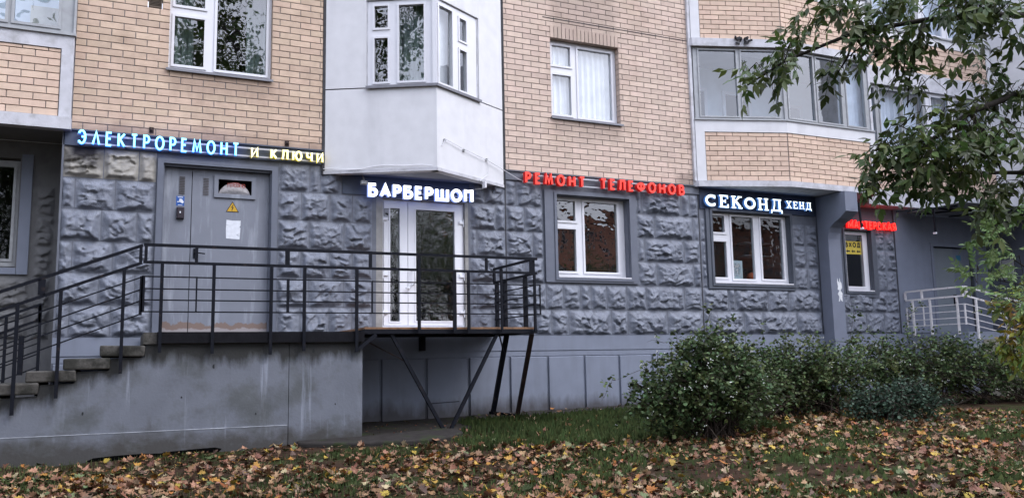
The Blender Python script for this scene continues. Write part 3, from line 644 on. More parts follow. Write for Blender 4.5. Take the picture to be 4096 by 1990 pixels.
# left balcony
FB1 = Frame((-5, -.10), (0, -.10))
b = MB(); b.plate(FB1, .5, 4.29, 3.41, 4.56, [(.7, 4.14, 3.412, 4.37)], -.12, 0); b.plate(FB1, .7, 4.14, 3.41, 4.37, [], -.12, -.045)
bl = obj('balcony', b, B, M['white2']); bl['label'] = 'balcony at the left edge with brick parapet in a concrete border'
b = MB(); b.box(FB1, .5, 4.30, -.12, .035, 3.24, 3.408); obj('balcony_slab', b, bl, M['white2'])
b = MB(); b.box(FB1, .5, 4.31, -.10, .03, 4.562, 4.60); obj('sill', b, bl, M['alu'])
slab_poly('balcony_soffit', [(-4.6, .02), (-.72, .02), (-.72, .8), (-4.6, .8)], 3.25, 3.40, bl, 'soffit')
boxo('brick_backing', M['mortar'], bl, FB1, .702, 4.138, -.044, -.028, 3.412, 4.368)
brickwork(bl, FB1, .71, 4.13, 3.415, 4.365, (), d=-.014, off=.14, m='brick2', reveal=.015)
window(FB1, (.6, 4.27, 4.605, 6.2), [(.9, 2.3, 4.68, 6.1), (2.45, 3.45, 4.68, 6.1), (3.55, 4.08, 4.68, 6.1)], -.03, fm='alu', gm='glassmilk', sub=bl)
b = MB(); b.box(FB1, 4.272, 4.30, -.1, .01, 4.6, 7); obj('jamb', b, bl, M['alu'])
b = MB(); b.wbox(-4.6, -.72, .80, .9, 3.24, 7.2); b.wbox(-.715, -.702, .03, .8, 3.28, 7.2); obj('loggia_wall', b, B, M['loggia'])
boxo('loggia_cabinet', mat('cream_cabinet', (.55, .5, .42), .7), B, F0, -1.30, -.78, -.7, -.35, 3.45, 5.1)
# second balcony (angled then parallel)
A2, B2, C2 = (9.76, -.06), (11.5, -.62), (13.8, -.62)
FA = Frame(A2, B2); FB = Frame(B2, C2)
def parapet2(z0, zb, zt, zc, upper, label):
    b = MB()
    for F, u0, u1, bo in ((FA, .0, FA.L, (.18, FA.L)), (FB, 0, FB.L, (.0, FB.L - .14))):
        b.plate(F, u0, u1, zb, zc, [(bo[0], bo[1], zb - .01, zt)], -.12, 0); b.plate(F, bo[0], bo[1], zb, zt, [], -.12, -.045)
    o = obj('balcony', b, B, M['white']); o['label'] = label
    for F, bo, off in ((FA, (.19, FA.L - .012), .08), (FB, (.012, FB.L - .15), .2)):
        boxo('brick_backing', M['mortar'], o, F, bo[0] - .008, bo[1] + .004, -.044, -.028, zb + .001, zt - .002)
        brickwork(o, F, bo[0], bo[1], zb + .004, zt - .004, (), d=-.012, off=off, m='brick2', reveal=.014, pitch=.0955)
    b = MB(); b.prism([(9.70, .0), (9.755, -.10), (11.49, -.66), (13.82, -.66), (13.82, .0)], z0, zb - .004); obj('balcony_slab', b, o, M['white2'])
    b = MB(); b.prism([(9.80, .02), (13.8, .02), (13.8, .9), (9.8, .9)], z0 + .01, zb - .02); obj('balcony_soffit', b, o, M['soffit'])
    return o
b2 = parapet2(3.19, 3.305, 4.25, 4.475, False, 'angled balcony with brick parapet above the white serif sign')
b3 = parapet2(5.93, 6.09, 7.05, 7.27, True, 'upper angled brick balcony cut by the top of the photo')
for o, z0, z1 in ((b2, 4.51, 5.925), (b3, 7.31, 8.8)):
    b = MB()
    for F, a, c in ((FA, 0, FA.L + .02), (FB, -.02, FB.L)): b.box(F, a, c, -.10, .025, z0 - .032, z0 - .002)
    obj('sill', b, o, M['alu']); t1 = z1 - .05; q = z0 + .055
    window(FA, (.03, FA.L - .03, z0, z1), [(.14, .885, q, t1), (.985, 1.70, q, t1)], -.04, fm='alu', gm='glassmilk', sub=o, bead=.016)
    window(FB, (.03, FB.L - .02, z0, z1), [(.11, .77, q, t1), (.86, 1.49, q, t1), (1.63, 2.12, q, t1)], -.04, fm='alu', gm='glassmilk', sub=o, bead=.016)
    b = MB(); b.box(FA, FA.L - .032, FA.L + .012, -.09, -.01, z0, z1); obj('corner_post', b, o, M['alu'])
    b = MB(); b.wbox(13.74, 13.8, -.60, .9, z0, z1); obj('end_wall', b, o, M['white2'])
curtain(FB, 1.55, 2.2, 4.5, 5.9, -.20, 'lace', 'pale curtain in the last pane of the angled balcony', 4, .01)
b = MB(); b.wbox(9.76, 17.7, .9, 1.0, 3.2, 9.5); obj('loggia_wall', b, B, M['loggia'])
for u, z0, z1, c in ((10.05, 4.0, 5.5, 'pvc'), (11.2, 3.35, 5.5, 'pvc'), (12.6, 4.0, 5.4, 'pvc')):
    b = MB(); b.plate(F0, u, u + .75, z0, z1, [(u + .07, u + .68, z0 + .07, z1 - .07)], -.895, -.86); obj('inner_window', b, B, M[c]); boxo('inner_pane', M['dark'], B, F0, u + .07, u + .68, -.893, -.885, z0 + .07, z1 - .07)
b = MB(); b.wbox(9.70, 9.756, -.05, .02, 3.3, 9); obj('edge_strip', b, B, M['white2'])
b = MB(); rr = random.Random(3)
for i in range(14): u = .85 + rr.random() * .28; z = 6.0 + rr.random() * .09; b.bar(FA.p(u, .05, z), FA.p(u + rr.uniform(-.09, .09), .08 + rr.random() * .03, z + rr.uniform(-.07, .05)), .03)
tag(obj('old_rag', b, None, mat('rag', (.06, .058, .062), .95, .3, 20)), 'dark tattered rag hanging on the slab above the angled balcony', 'rag')
# third balcony
FC = Frame((13.0, -.30), (20, -.30))
def parapet3(z0, zb, zt, zc, label):
    b = MB(); b.plate(FC, .82, 5.0, zb, zc, [(.95, 4.86, zb - .01, zt)], -.12, 0); b.plate(FC, .95, 4.86, zb, zt, [], -.12, -.045)
    o = obj('balcony', b, B, M['white']); o['label'] = label
    boxo('brick_backing', M['mortar'], o, FC, .952, 4.858, -.044, -.028, zb + .001, zt - .002)
    brickwork(o, FC, .96, 4.85, zb + .004, zt - .004, (), d=-.012, off=.1, m='brick2', reveal=.014)
    b = MB(); b.box(FC, .82, 5.0, -1.2, .03, z0, zb - .004); obj('balcony_slab', b, o, M['white2'])
    return o
b4 = parapet3(3.06, 3.38, 4.03, 4.25, 'brick balcony behind the branches with lace curtained glazing')
b5 = parapet3(5.66, 6.05, 6.75, 6.93, 'topmost brick balcony at right behind the branches')
for o, z0, z1 in ((b4, 4.285, 5.655), (b5, 6.965, 8.6)):
    b = MB(); b.box(FC, .8, 5.06, -.10, .03, z0 - .032, z0 - .002); obj('sill', b, o, M['alu']); q, t1 = z0 + .055, z1 - .07
    window(FC, (.84, 2.78, z0, z1), [(.98, 1.26, q, t1), (1.40, 2.0, q, t1), (2.07, 2.68, q, t1)], -.04, fm='alu', gm='glassmilk', sub=o, bead=.016)
    window(FC, (2.80, 5.0, z0, z1), [(2.95, 3.50, q, t1), (3.68, 4.22, q, t1), (4.32, 4.86, q, t1)], -.04, fm='pvc', gm='glassmilk', sub=o, bead=.02)
curtain(FC, .9, 2.75, 4.3, 5.6, -.22, 'lace', 'white lace curtain on the left half of the balcony behind the branches', 14, .02)
curtain(FC, 2.85, 3.55, 4.3, 5.6, -.22, 'lace', 'white curtain in the bright right half of the balcony behind the branches', 6, .02)
curtain(FC, .9, 4.9, 7.0, 8.6, -.22, 'lace', 'white curtain in the topmost right balcony glazing', 22, .02)
# projecting wing at far right, white above and dark grey below
b = MB(); b.wbox(18.02, 26, -6, 1, 3.02, 9.5); b.wbox(17.71, 18.018, -.25, 1, 3.20, 9.5); obj('white_wing', b, B, M['white'])
b = MB(); b.wbox(17.71, 26, -6.0, 1, -1.4, 3.0); obj('wing_base', b, B, M['greydk'])
# pier with bracket
b = MB(); b.v = []; prof = [(0.0, -1.2), (-.27, -1.2), (-.27, 2.30), (-.29, 2.42), (-.34, 2.52), (-.46, 2.60), (-.60, 2.66), (-.77, 2.78), (-.77, 3.17), (0.0, 3.17)]
n = len(prof); b.v = [(12.70, y, z) for y, z in prof] + [(13.02, y, z) for y, z in prof]; b.f = [tuple(range(n)), tuple(range(2 * n - 1, n - 1, -1))] + [(i, i + n, (i + 1) % n + n, (i + 1) % n) for i in range(n)]
obj('pier', b, B, M['pier'])['label'] = 'smooth grey pier with bracket carrying the balcony'
# roofless top: closing slab above the frame
b = MB(); b.wbox(-6, 26, .02, 3, 9.5, 9.6); obj('upper_slab', b, B, M['white2'])
b = MB(); b.wbox(-.70, 9.76, .31, .36, 5.9, 9.5); obj('upper_wall', b, B, M['dark'])
b = MB(); b.plate(F0, -.70, 2.735, 7.3, 9.5, [], -.3, -.01); b.plate(F0, 5.835, 9.745, 8.3, 9.5, [], -.3, -.01); obj('upper_brick_wall', b, B, M['brick'])
# vent grille
v = MB(); v.plate(F0, .21, .39, 5.19, 5.37, [(.225, .375, 5.205, 5.355)], -.06, -.004)
for i in range(7): v.box(F0, .225, .375, -.05, -.012, 5.208 + i * .021, 5.218 + i * .021)
obj('vent_grille', v, w1, mat('vent_brown', (.10, .075, .055), .7))

# ---- bricks: the nearest 300 as parts, the rest joined wall by wall
def bdist(bk): p = Vector(bk[0].p((bk[1] + bk[2]) / 2, 0, (bk[4] + bk[5]) / 2)) - CAM_POS; return p
def vis(bk):
    p = bdist(bk); z = p.dot(CF); x = p.dot(CR) / z * FPX; y = p.dot(CU) / z * FPX
    return abs(x) < 2048 and abs(y) < 995 and (bk[2] - bk[1]) > .1
order = sorted(range(len(bricks)), key=lambda i: (not vis(bricks[i]), bdist(bricks[i]).length))
single = set(order[:299]); cache = {}; rest = {}
for i, (F, a, c, d, z0, z1, back, wall, m) in enumerate(bricks):
    if i in single:
        key = (round(c - a, 3), round(z1 - z0, 4), back, m, round(F.d.x, 3))
        if key not in cache:
            q = MB(); FF = Frame((0, 0), (F.d.x, F.d.y)); q.box(FF, 0, c - a, -back, 0, 0, z1 - z0, ch=.004); cache[key] = q.mesh('brick', M[m])
        obj('brick', cache[key], wall, loc=F.p(a, d, z0))
    else:
        q, _ = rest.setdefault((wall.name, m), (MB(), wall)); k0 = len(q.f); q.box(F, a, c, -back + d, d, z0, z1, ch=.004); q.t += [rnd.random()] * (len(q.f) - k0)
for (wn, m), (q, wall) in rest.items():
    tag(obj('brickwork', q, wall, M[m]), kind='stuff')

# ------------------------------------------------------------------ lettering (strokes in a unit box)
def arc(cx, cy, rx, ry, a0, a1, n=14): return [(cx + rx * math.cos(R_(a0 + (a1 - a0) * i / n)), cy + ry * math.sin(R_(a0 + (a1 - a0) * i / n))) for i in range(n + 1)]
GL = {
 'А': (.85, [[(0, 0), (.5, 1), (1, 0)], [(.2, .3), (.8, .3)]]), 'Б': (.74, [[(.92, 1), (0, 1), (0, 0), (.5, 0)] + arc(.55, .29, .45, .29, -90, 90) + [(0, .58)]]),
 'В': (.74, [[(0, 0), (0, 1), (.5, 1)] + arc(.52, .77, .38, .23, 90, -90) + [(0, .54)], [(.5, .54)] + arc(.54, .27, .46, .27, 90, -90) + [(0, 0)]]),
 'Д': (.9, [[(0, -.18), (0, 0), (1, 0), (1, -.18)], [(.14, 0), (.26, .5), (.3, 1), (.84, 1), (.84, 0)]]),
 'Е': (.64, [[(1, 1), (0, 1), (0, 0), (1, 0)], [(0, .52), (.85, .52)]]), 'И': (.8, [[(0, 1), (0, 0), (1, 1), (1, 0)]]),
 'К': (.76, [[(0, 0), (0, 1)], [(1, 1), (.08, .47)], [(.22, .56), (1, 0)]]), 'Л': (.8, [[(0, 0), (.5, 1), (1, 0)]]), 'л': (.8, [[(0, 0), (.14, .1), (.22, .5), (.24, 1), (1, 1), (1, 0)]]),
 'М': (.98, [[(.0, 0), (.14, 1), (.5, .15), (.86, 1), (1, 0)]]), 'м': (.98, [[(0, 0), (0, 1), (.5, .2), (1, 1), (1, 0)]]), 'Н': (.78, [[(0, 0), (0, 1)], [(1, 0), (1, 1)], [(0, .5), (1, .5)]]),
 'О': (.94, [arc(.5, .5, .5, .5, 90, 450, 26)]), 'П': (.78, [[(0, 0), (0, 1), (1, 1), (1, 0)]]), 'Р': (.68, [[(0, 0), (0, 1), (.5, 1)] + arc(.54, .73, .46, .27, 90, -90) + [(0, .46)]]),
 'С': (.82, [arc(.52, .5, .52, .5, 40, 320, 22)]), 'Т': (.72, [[(0, 1), (1, 1)], [(.5, 1), (.5, 0)]]), 'Ф': (1.0, [arc(.5, .54, .5, .33, 90, 450, 24), [(.5, 0), (.5, 1)]]),
 'Х': (.84, [[(0, 0), (1, 1)], [(0, 1), (1, 0)]]), 'Ч': (.74, [[(0, 1), (0, .62), (.12, .45), (.3, .42), (1, .42)], [(1, 1), (1, 0)]]), 'Ш': (1.1, [[(0, 1), (0, 0), (1, 0), (1, 1)], [(.5, 0), (.5, 1)]]),
 'Э': (.8, [arc(.42, .5, .54, .5, 145, -145, 22), [(.4, .52), (.94, .52)]]), 'Ю': (1.15, [[(0, 0), (0, 1)], [(0, .5), (.35, .5)], arc(.67, .5, .33, .5, 90, 450, 24)]),
 'Я': (.7, [[(1, 0), (1, 1), (.5, 1)] + arc(.46, .73, .46, .27, 90, 270) + [(1, .46)], [(.6, .46), (0, 0)]]),
 # slab-serif forms, strokes may carry their own weight factor
 's': None}
SER = {
 'С': (.92, [(arc(.52, .5, .5, .46, 48, 312, 22), 1), ([(.86, .68), (.86, .98)], .5), ([(.86, .28), (.86, .1)], .4)]),
 'Е': (.84, [([(.22, 0), (.22, 1)], 1), ([(0, 1), (.92, 1), (.92, .76)], .55), ([(0, 0), (.96, 0), (.96, .26)], .55), ([(.2, .52), (.66, .52)], .5), ([(.66, .38), (.66, .66)], .45)]),
 'К': (.98, [([(.2, 0), (.2, 1)], 1), ([(0, 1), (.42, 1)], .5), ([(0, 0), (.42, 0)], .5), ([(.25, .5), (.78, 1)], .6), ([(.38, .62), (.84, 0)], 1), ([(.6, 1), (1, 1)], .5), ([(.64, 0), (1.02, 0)], .5)]),
 'О': (.95, [(arc(.5, .5, .46, .47, 90, 450, 26), 1)]),
 'Н': (1.0, [([(.2, 0), (.2, 1)], 1), ([(.8, 0), (.8, 1)], 1), ([(.2, .5), (.8, .5)], .55), ([(0, 1), (.4, 1)], .5), ([(.6, 1), (1, 1)], .5), ([(0, 0), (.4, 0)], .5), ([(.6, 0), (1, 0)], .5)]),
 'Д': (1.02, [([(0, -.26), (0.03, 0), (.97, 0), (1, -.26)], .6), ([(.2, .02), (.3, .5), (.32, 1)], .6), ([(.78, .0), (.78, 1)], 1), ([(.16, 1), (.96, 1)], .5)]),
 'Х': (1.0, [([(.18, 1), (.82, 0)], 1), ([(.2, 0), (.8, 1)], .6), ([(0, 1), (.4, 1)], .5), ([(.6, 1), (1, 1)], .5), ([(0, 0), (.4, 0)], .5), ([(.6, 0), (1, 0)], .5)])}
def ribbon(mb, F, pts, wt, u0, z0, d0, d1):
    """stroke of constant width with mitred corners, extruded"""
    P = [Vector(p) for p in pts]; closed = (P[0] - P[-1]).length < 1e-6; n = len(P)
    L_, Rr = [], []
    for i in range(n):
        a = P[i - 1] if i > 0 else (P[-2] if closed else None); c = P[i + 1] if i < n - 1 else (P[1] if closed else None)
        d1_ = (P[i] - a).normalized() if a is not None else (c - P[i]).normalized(); d2_ = (c - P[i]).normalized() if c is not None else d1_
        n1 = Vector((-d1_.y, d1_.x)); n2 = Vector((-d2_.y, d2_.x)); m_ = (n1 + n2)
        m_ = m_.normalized() if m_.length > .05 else n1
        k = 1 / max(.5, m_.dot(n1)); e = Vector((0, 0))
        L_.append(P[i] + m_ * wt / 2 * k); Rr.append(P[i] - m_ * wt / 2 * k)
    i0 = len(mb.v)
    for i in range(n):
        for q, d in ((L_[i], d0), (Rr[i], d0), (L_[i], d1), (Rr[i], d1)): mb.v.append(F.p(u0 + q.x, d, z0 + q.y))
    for i in range(n - 1):
        a, b_ = i0 + 4 * i, i0 + 4 * (i + 1)
        mb.f += [(a + 2, a + 3, b_ + 3, b_ + 2), (a, b_, b_ + 1, a + 1), (a, a + 2, b_ + 2, b_), (a + 1, b_ + 1, b_ + 3, a + 3)]
    if not closed:
        a, b_ = i0, i0 + 4 * (n - 1); mb.f += [(a, a + 1, a + 3, a + 2), (b_, b_ + 2, b_ + 3, b_ + 1)]
def letters(root, F, text, u0, u1, z0, z1, wt, mface, mside, d0, d1, table=None, gap=.22, slope=0, label=None, name='letter'):
    table = table or GL; H = z1 - z0
    adv = [(.45 if ch == ' ' else table[ch][0]) for ch in text]
    tot = sum(adv) + gap * (len(text) - 1); S = (u1 - u0) / tot; u = u0
    for ch, a in zip(text, adv):
        if ch != ' ':
            W = a * S; mb = MB(); nside = 0
            for k, st in enumerate(table[ch][1]):
                pts, f = st if isinstance(st, tuple) else (st, 1)
                tw = wt * f; Q = [(tw / 2 * 1 + x * (W - wt), wt / 2 + y * (H - wt)) if table is GL else (wt / 2 + x * (W - wt), tw / 2 + y * (H - tw)) for x, y in pts]
                ribbon(mb, F, Q, tw, u, z0 + slope * (u - u0), d0, d1 + k * .0006)
            me = mb.mesh(name, mside); me.materials.append(mface)
            nrm = Vector((F.n.x, F.n.y, 0)); me.update()
            for p in me.polygons: p.material_index = 1 if p.normal.dot(nrm) > .9 or p.normal.dot(nrm) < -.9 and False else 0
            o = obj(name, me, root)
            if label: o['label'] = label
        u += (a + gap) * S
def rails(root, u0, u1, zs_, d=.035):
    for z in zs_:
        b = MB(); b.box(F0, u0, u1, d, d + .02, z - .012, z + .012); obj('mounting_rail', b, root, mat('alu_rail', (.42, .43, .46), .4, .05))
    b = MB(); 
    for i in range(int((u1 - u0) / .55) + 1):
        u = u0 + .06 + i * .55; b.box(F0, u, u + .02, 0, d, zs_[0] - .008, zs_[0] + .008)
        b.box(F0, u, u + .02, 0, d, zs_[1] - .008, zs_[1] + .008)
    obj('bracket', b, root, M['alu'])
cy_f, cy_s = emit('cyan_letter_face', (.25, .80, 1), 1.15), emit('blue_letter_side', (.0, .18, 1), .9)
ye_f, ye_s = emit('yellow_letter_face', (1, .93, .50), .95), emit('yellow_letter_side', (.85, .65, .0), .5)
wh_f, wh_s = emit('white_letter_face', (.93, .95, 1), 1.3), emit('white_letter_side', (.30, .42, 1), .45)
re_f, re_s = emit('red_letter_face', (1, .045, .025), .48), emit('red_letter_side', (.55, .01, .008), .2)
se_f, se_s = emit('pale_letter_face', (.80, .95, 1), .9), emit('pale_letter_side', (.08, .22, .6), .3)
r5_f, r5_s = emit('red_lit_face', (1, .03, .02), 1.3), emit('red_lit_side', (1, .01, .01), .9)
S1 = empty('shop_sign', 'sign of glowing blue and yellow channel letters above the metal door', 'shop sign', 'shop signs of channel letters')
rails(S1, -.62, 2.72, (3.205, 3.085))
letters(S1, F0, 'ЭЛЕКТРОРЕМОНТ', -.61, 1.50, 3.055, 3.26, .027, cy_f, cy_s, .058, .10, gap=.50)
letters(S1, F0, 'И КлЮЧИ', 1.67, 2.735, 3.062, 3.215, .027, ye_f, ye_s, .058, .10, gap=.46, label='yellow letter')
S2 = empty('shop_sign', 'bold glowing white sign БАРБЕРШОП above the white glazed door', 'shop sign', 'shop signs of channel letters')
letters(S2, F0, 'БАРБЕРШОП', 3.43, 5.19, 2.585, 2.80, .047, wh_f, wh_s, .05, .12, gap=.16)
boxo('mounting_rail', M['alu'], S2, F0, 3.45, 5.17, -.01, .045, 2.68, 2.70)
S3 = empty('shop_sign', 'red letters of the two-word phone repair sign above the surrounded window', 'shop sign', 'shop signs of channel letters')
rails(S3, 6.12, 9.42, (3.150, 3.020))
letters(S3, F0, 'РЕМОНТ', 6.13, 7.29, 2.98, 3.178, .038, re_f, re_s, .058, .14, gap=.42)
letters(S3, F0, 'ТЕлЕФОНОВ', 7.60, 9.39, 2.98, 3.178, .038, re_f, re_s, .058, .14, gap=.38)
S4 = empty('shop_sign', 'pale slab-serif letters СЕКОНД ХЕНД glowing over the three-part shop window', 'shop sign', 'shop signs of channel letters')
letters(S4, F0, 'СЕКОНД', 9.89, 11.76, 2.82, 3.06, .050, se_f, se_s, .03, .085, table=SER, gap=.08)
letters(S4, F0, 'ХЕНД', 11.84, 12.51, 2.90, 3.045, .027, se_f, se_s, .03, .085, table=SER, gap=.10)
S5 = empty('shop_sign', 'narrow glowing red letters under the soffit beyond the grey pier', 'shop sign', 'shop signs of channel letters')
letters(S5, F0, 'Т', 13.17, 13.27, 2.580, 2.735, .028, r5_f, r5_s, .04, .10)
letters(S5, F0, 'мАСТЕРСКАЯ', 13.44, 14.80, 2.580, 2.745, .030, r5_f, r5_s, .04, .10, gap=.16)
boxo('mounting_rail', M['rail'], S5, F0, 13.05, 14.84, -.01, .036, 2.64, 2.67)

# ---- stickers, notices, small fittings on the wall
def flat(name, m, F, u0, u1, d, z0, z1, label, cat, group=None): return tag(boxo(name, m, None, F, u0, u1, d, d + .0015, z0, z1), label, cat, group)
ws = empty('warning_sign', 'yellow triangular high voltage sign on the grey metal door', 'warning sign')
def tri(mb, F, c, z, h, w_, d0, d1):
    P = F.p; i = len(mb.v)
    for d in (d0, d1): mb.v += [P(c - w_ / 2, d, z), P(c + w_ / 2, d, z), P(c, d, z + h)]
    mb.f += [(i + 3, i + 4, i + 5), (i, i + 2, i + 1), (i, i + 1, i + 4, i + 3), (i + 1, i + 2, i + 5, i + 4), (i + 2, i, i + 3, i + 5)]
ink = mat('black_ink', (.015, .015, .015), .6)
b = MB(); tri(b, F0, 1.45, 2.262, .160, .185, -.1115, -.109); obj('border', b, ws, ink)
b = MB(); tri(b, F0, 1.45, 2.272, .133, .155, -.108, -.107); obj('face', b, ws, mat('sign_yellow', (.50, .30, .03), .5))
b = MB(); ribbon(b, F0, [(.022, .085), (.0, .045), (.022, .045), (.002, 0)], .010, 1.438, 2.287, -.106, -.1055); obj('lightning_bolt', b, ws, ink)
pn = MB(); pr = [(.0, 0), (.19, -.01), (.20, .16), (.185, .17), (.20, .20), (.20, .27), (.09, .265), (.0, .275), (-.005, .14)]
k = len(pr); pn.v = [F0.p(1.37 + x, -.1115, 1.87 + z) for x, z in pr] + [F0.p(1.37 + x, -.110, 1.87 + z) for x, z in pr]; pn.f = [tuple(range(k, 2 * k))] + [(i, (i + 1) % k, k + (i + 1) % k, k + i) for i in range(k)]
tag(obj('torn_paper', pn, None, mat('torn_paper', (.62, .64, .68), .8, .08, 20, col2=(.18, .19, .21), c2=(.58, .66), c2scale=9, stretch=(1, 1, 1))), 'torn white paper remnant stuck to the metal door', 'paper')
st = empty('camera_sticker', 'blue sticker with a white surveillance camera on the narrow metal leaf', 'sticker')
boxo('sheet', mat('sticker_blue', (.03, .10, .34), .5), st, F0, .675, .785, -.1145, -.1125, 2.315, 2.455)
b = MB(); wi = mat('white_ink', (.7, .72, .76), .6); b.quad(*[F0.p(.69 + x, -.112, 2.33 + z) for x, z in ((.02, .045), (.075, .02), (.088, .045), (.06, .085), (.03, .09))]); b.quad(*[F0.p(.69 + x, -.112, 2.33 + z) for x, z in ((0, .035), (.03, .04), (.03, .052), (0, .05))])
b.box(F0, .695, .765, -.1123, -.1118, 2.436, 2.446); b.box(F0, .70, .76, -.1123, -.1118, 2.322, 2.329); obj('camera_print', b, st, wi)
kp = empty('code_lock', 'small dark code lock box under the blue sticker', 'lock'); boxo('housing', mat('lock_plastic', (.035, .028, .035), .4), kp, F0, .685, .785, -.114, -.06, 2.12, 2.29, ch=.012)
boxo('button', wi, kp, F0, .722, .738, -.059, -.052, 2.20, 2.225)
# lettering on the bag (smudged red print)
for i, ch in enumerate('ПТЕВНО'):
    g = GL[ch]; b = MB()
    for s_ in g[1]: ribbon(b, F0, [(x * .034, y * .055) for x, y in s_], .008, 1.375 + i * .042, 2.648 - .006 * abs(i - 2.5) ** 1.2, -.102, -.1005)
    obj('print', b, BAG, mat('bag_red', (.35, .07, .05), .6))
st = empty('camera_sticker', 'white and black surveillance sticker at the top of the glazed door', 'sticker')
boxo('sheet', mat('sticker_grey', (.30, .31, .33), .5), st, F0, 3.745, 3.822, -.0735, -.072, 2.27, 2.44); boxo('border', ink, st, F0, 3.74, 3.827, -.0745, -.0737, 2.262, 2.448)
b = MB(); b.quad(*[F0.p(3.755 + x, -.0712, 2.33 + z) for x, z in ((0, .03), (.05, 0), (.055, .04), (.01, .05))]); b.box(F0, 3.757, 3.80, -.0715, -.071, 2.285, 2.30); obj('camera_print', b, st, ink)
nt_ = empty('entrance_notice', 'yellow notice ВХОД with three left arrows in the narrow window', 'notice')
boxo('sheet', mat('notice_yellow', (.52, .42, .07), .6), nt_, F0, 13.505, 13.975, -.105, -.1035, 2.075, 2.345)
letters(nt_, F0, 'ВХОД', 13.53, 13.95, 2.215, 2.325, .026, ink, ink, -.1033, -.1025, gap=.2, name='letter')
for i in range(3):
    b = MB(); u = 13.545 + i * .145; b.quad(*[F0.p(u + x, -.1028, 2.10 + z) for x, z in ((0, .035), (.045, .0), (.045, .022), (.11, .022), (.11, .05), (.045, .05), (.045, .07))]); obj('arrow', b, nt_, ink)
ts = MB(); T_ = [(0, 0), (.03, .01), (.035, .06), (.06, .02), (.10, .0), (.09, .09), (.105, .16), (.06, .22), (.10, .27), (.095, .36), (.07, .40), (.055, .47), (.04, .38), (.015, .40), (.0, .47), (-.012, .38), (.005, .30), (-.01, .24), (.03, .21), (-.015, .15), (.02, .10)]
fp = Frame((12.70, -.27), (13.02, -.27)); k = len(T_); ts.v = [fp.p(.17 + x * 1.05, .0, 1.06 + z) for x, z in T_] + [fp.p(.17 + x * 1.05, .0015, 1.06 + z) for x, z in T_]; ts.f = [tuple(range(k, 2 * k))] + [(i, (i + 1) % k, k + (i + 1) % k, k + i) for i in range(k)]
tag(obj('torn_sticker', ts, None, mat('torn_sticker', (.66, .67, .68), .8, .1, 20, col2=(.22, .24, .29), c2=(.6, .64), c2scale=18)), 'torn white sticker remnant on the face of the grey pier', 'sticker')
tag(boxo('paper_notice', mat('notice_paper', (.34, .34, .35), .8, .1, 30), None, Frame((17.71, 0), (17.71, -1)), .28, .62, .002, .004, 1.60, 2.02), 'printed paper notice on the dark wall of the right wing', 'notice')
for i, (u, z) in enumerate(((.31, 3.36), (2.20, 3.34))):
    b = MB(); b.tube([F0.p(u, -.01, z), F0.p(u, .06, z), F0.p(u - .01, .10, z - .03)], .016, 7); b.box(F0, u - .03, u + .03, .0035, .012, z - .04, z + .04)
    tag(obj('wall_bracket', b, None, M['rust'], smooth=False), ('rusty pipe stub in the bricks above the blue letters' if i == 0 else 'rusty pipe stub in the bricks above the yellow letters'), 'bracket')
# lamps / cables on the bay
cs = empty('floodlight', 'small grey floodlight under the left edge of the bay beside the white sign', 'lamp')
boxo('housing', M['alu'], cs, F0, 3.30, 3.40, .14, .22, 2.75, 2.81, ch=.01); b = MB(); b.bar(F0.p(3.36, .16, 2.80), F0.p(3.36, .05, 2.93), .018); obj('arm', b, cs, M['alu'])
cs = empty('security_camera', 'small white camera under the right edge of the bay', 'camera')
boxo('housing', M['pvc'], cs, FBR, 1.10, 1.15, .02, .08, 2.80, 2.90, ch=.008); boxo('bracket', M['alu'], cs, FBR, 1.02, 1.12, .0, .03, 2.90, 2.915)
cable = [FBR.p(.10, .02, 3.30), FBR.p(.165, .03, 3.42), FBR.p(.60, .035, 3.35), FBR.p(.64, .035, 3.35), FBR.p(1.2, .035, 3.28), FBR.p(1.24, .035, 3.28), F0.p(5.80, .06, 3.18), F0.p(6.05, .05, 3.06), F0.p(6.15, .05, 3.03)]
b = MB(); b.tube(cable, .0055, 5); tag(obj('cable', b, None, M['pvc']), 'white cable strung along the bay to the red sign', 'cable')
b = MB(); b.tube([FBR.p(1.24, .035, 3.27), FBR.p(1.25, .03, 3.05), FBR.p(1.0, .05, 2.90), F0.p(5.3, .3, 2.80), F0.p(5.0, .12, 2.78)], .005, 5); tag(obj('cable', b, None, M['pvc']), 'thin white cable hanging under the bay to the white sign', 'cable')
b = MB(); pts = [FBL.p(u, .02, 2.985 + .012 * math.sin(u * 9) - .02 * math.sin(u * 4.2)) for u in [i * .1 for i in range(18)]]; b.tube(pts, .005, 5); tag(obj('cable', b, None, M['pvc']), 'cable sagging along the lower left edge of the white bay', 'cable')
for i, u in enumerate((.15, .62, 1.22)):
    b = MB(); b.box(FBR, u, u + .03, .001, .03, 3.35 - i * .035 + .04 * (i == 0), 3.385 - i * .035 + .04 * (i == 0)); tag(obj('cable_clip', b, None, M['alu']), ['clip', 'clip', 'clip'][i] + (' nearest the corner of the bay', ' in the middle of the right bay face', ' at the far end of the bay cable')[i], 'clip', 'clips holding the bay cable')

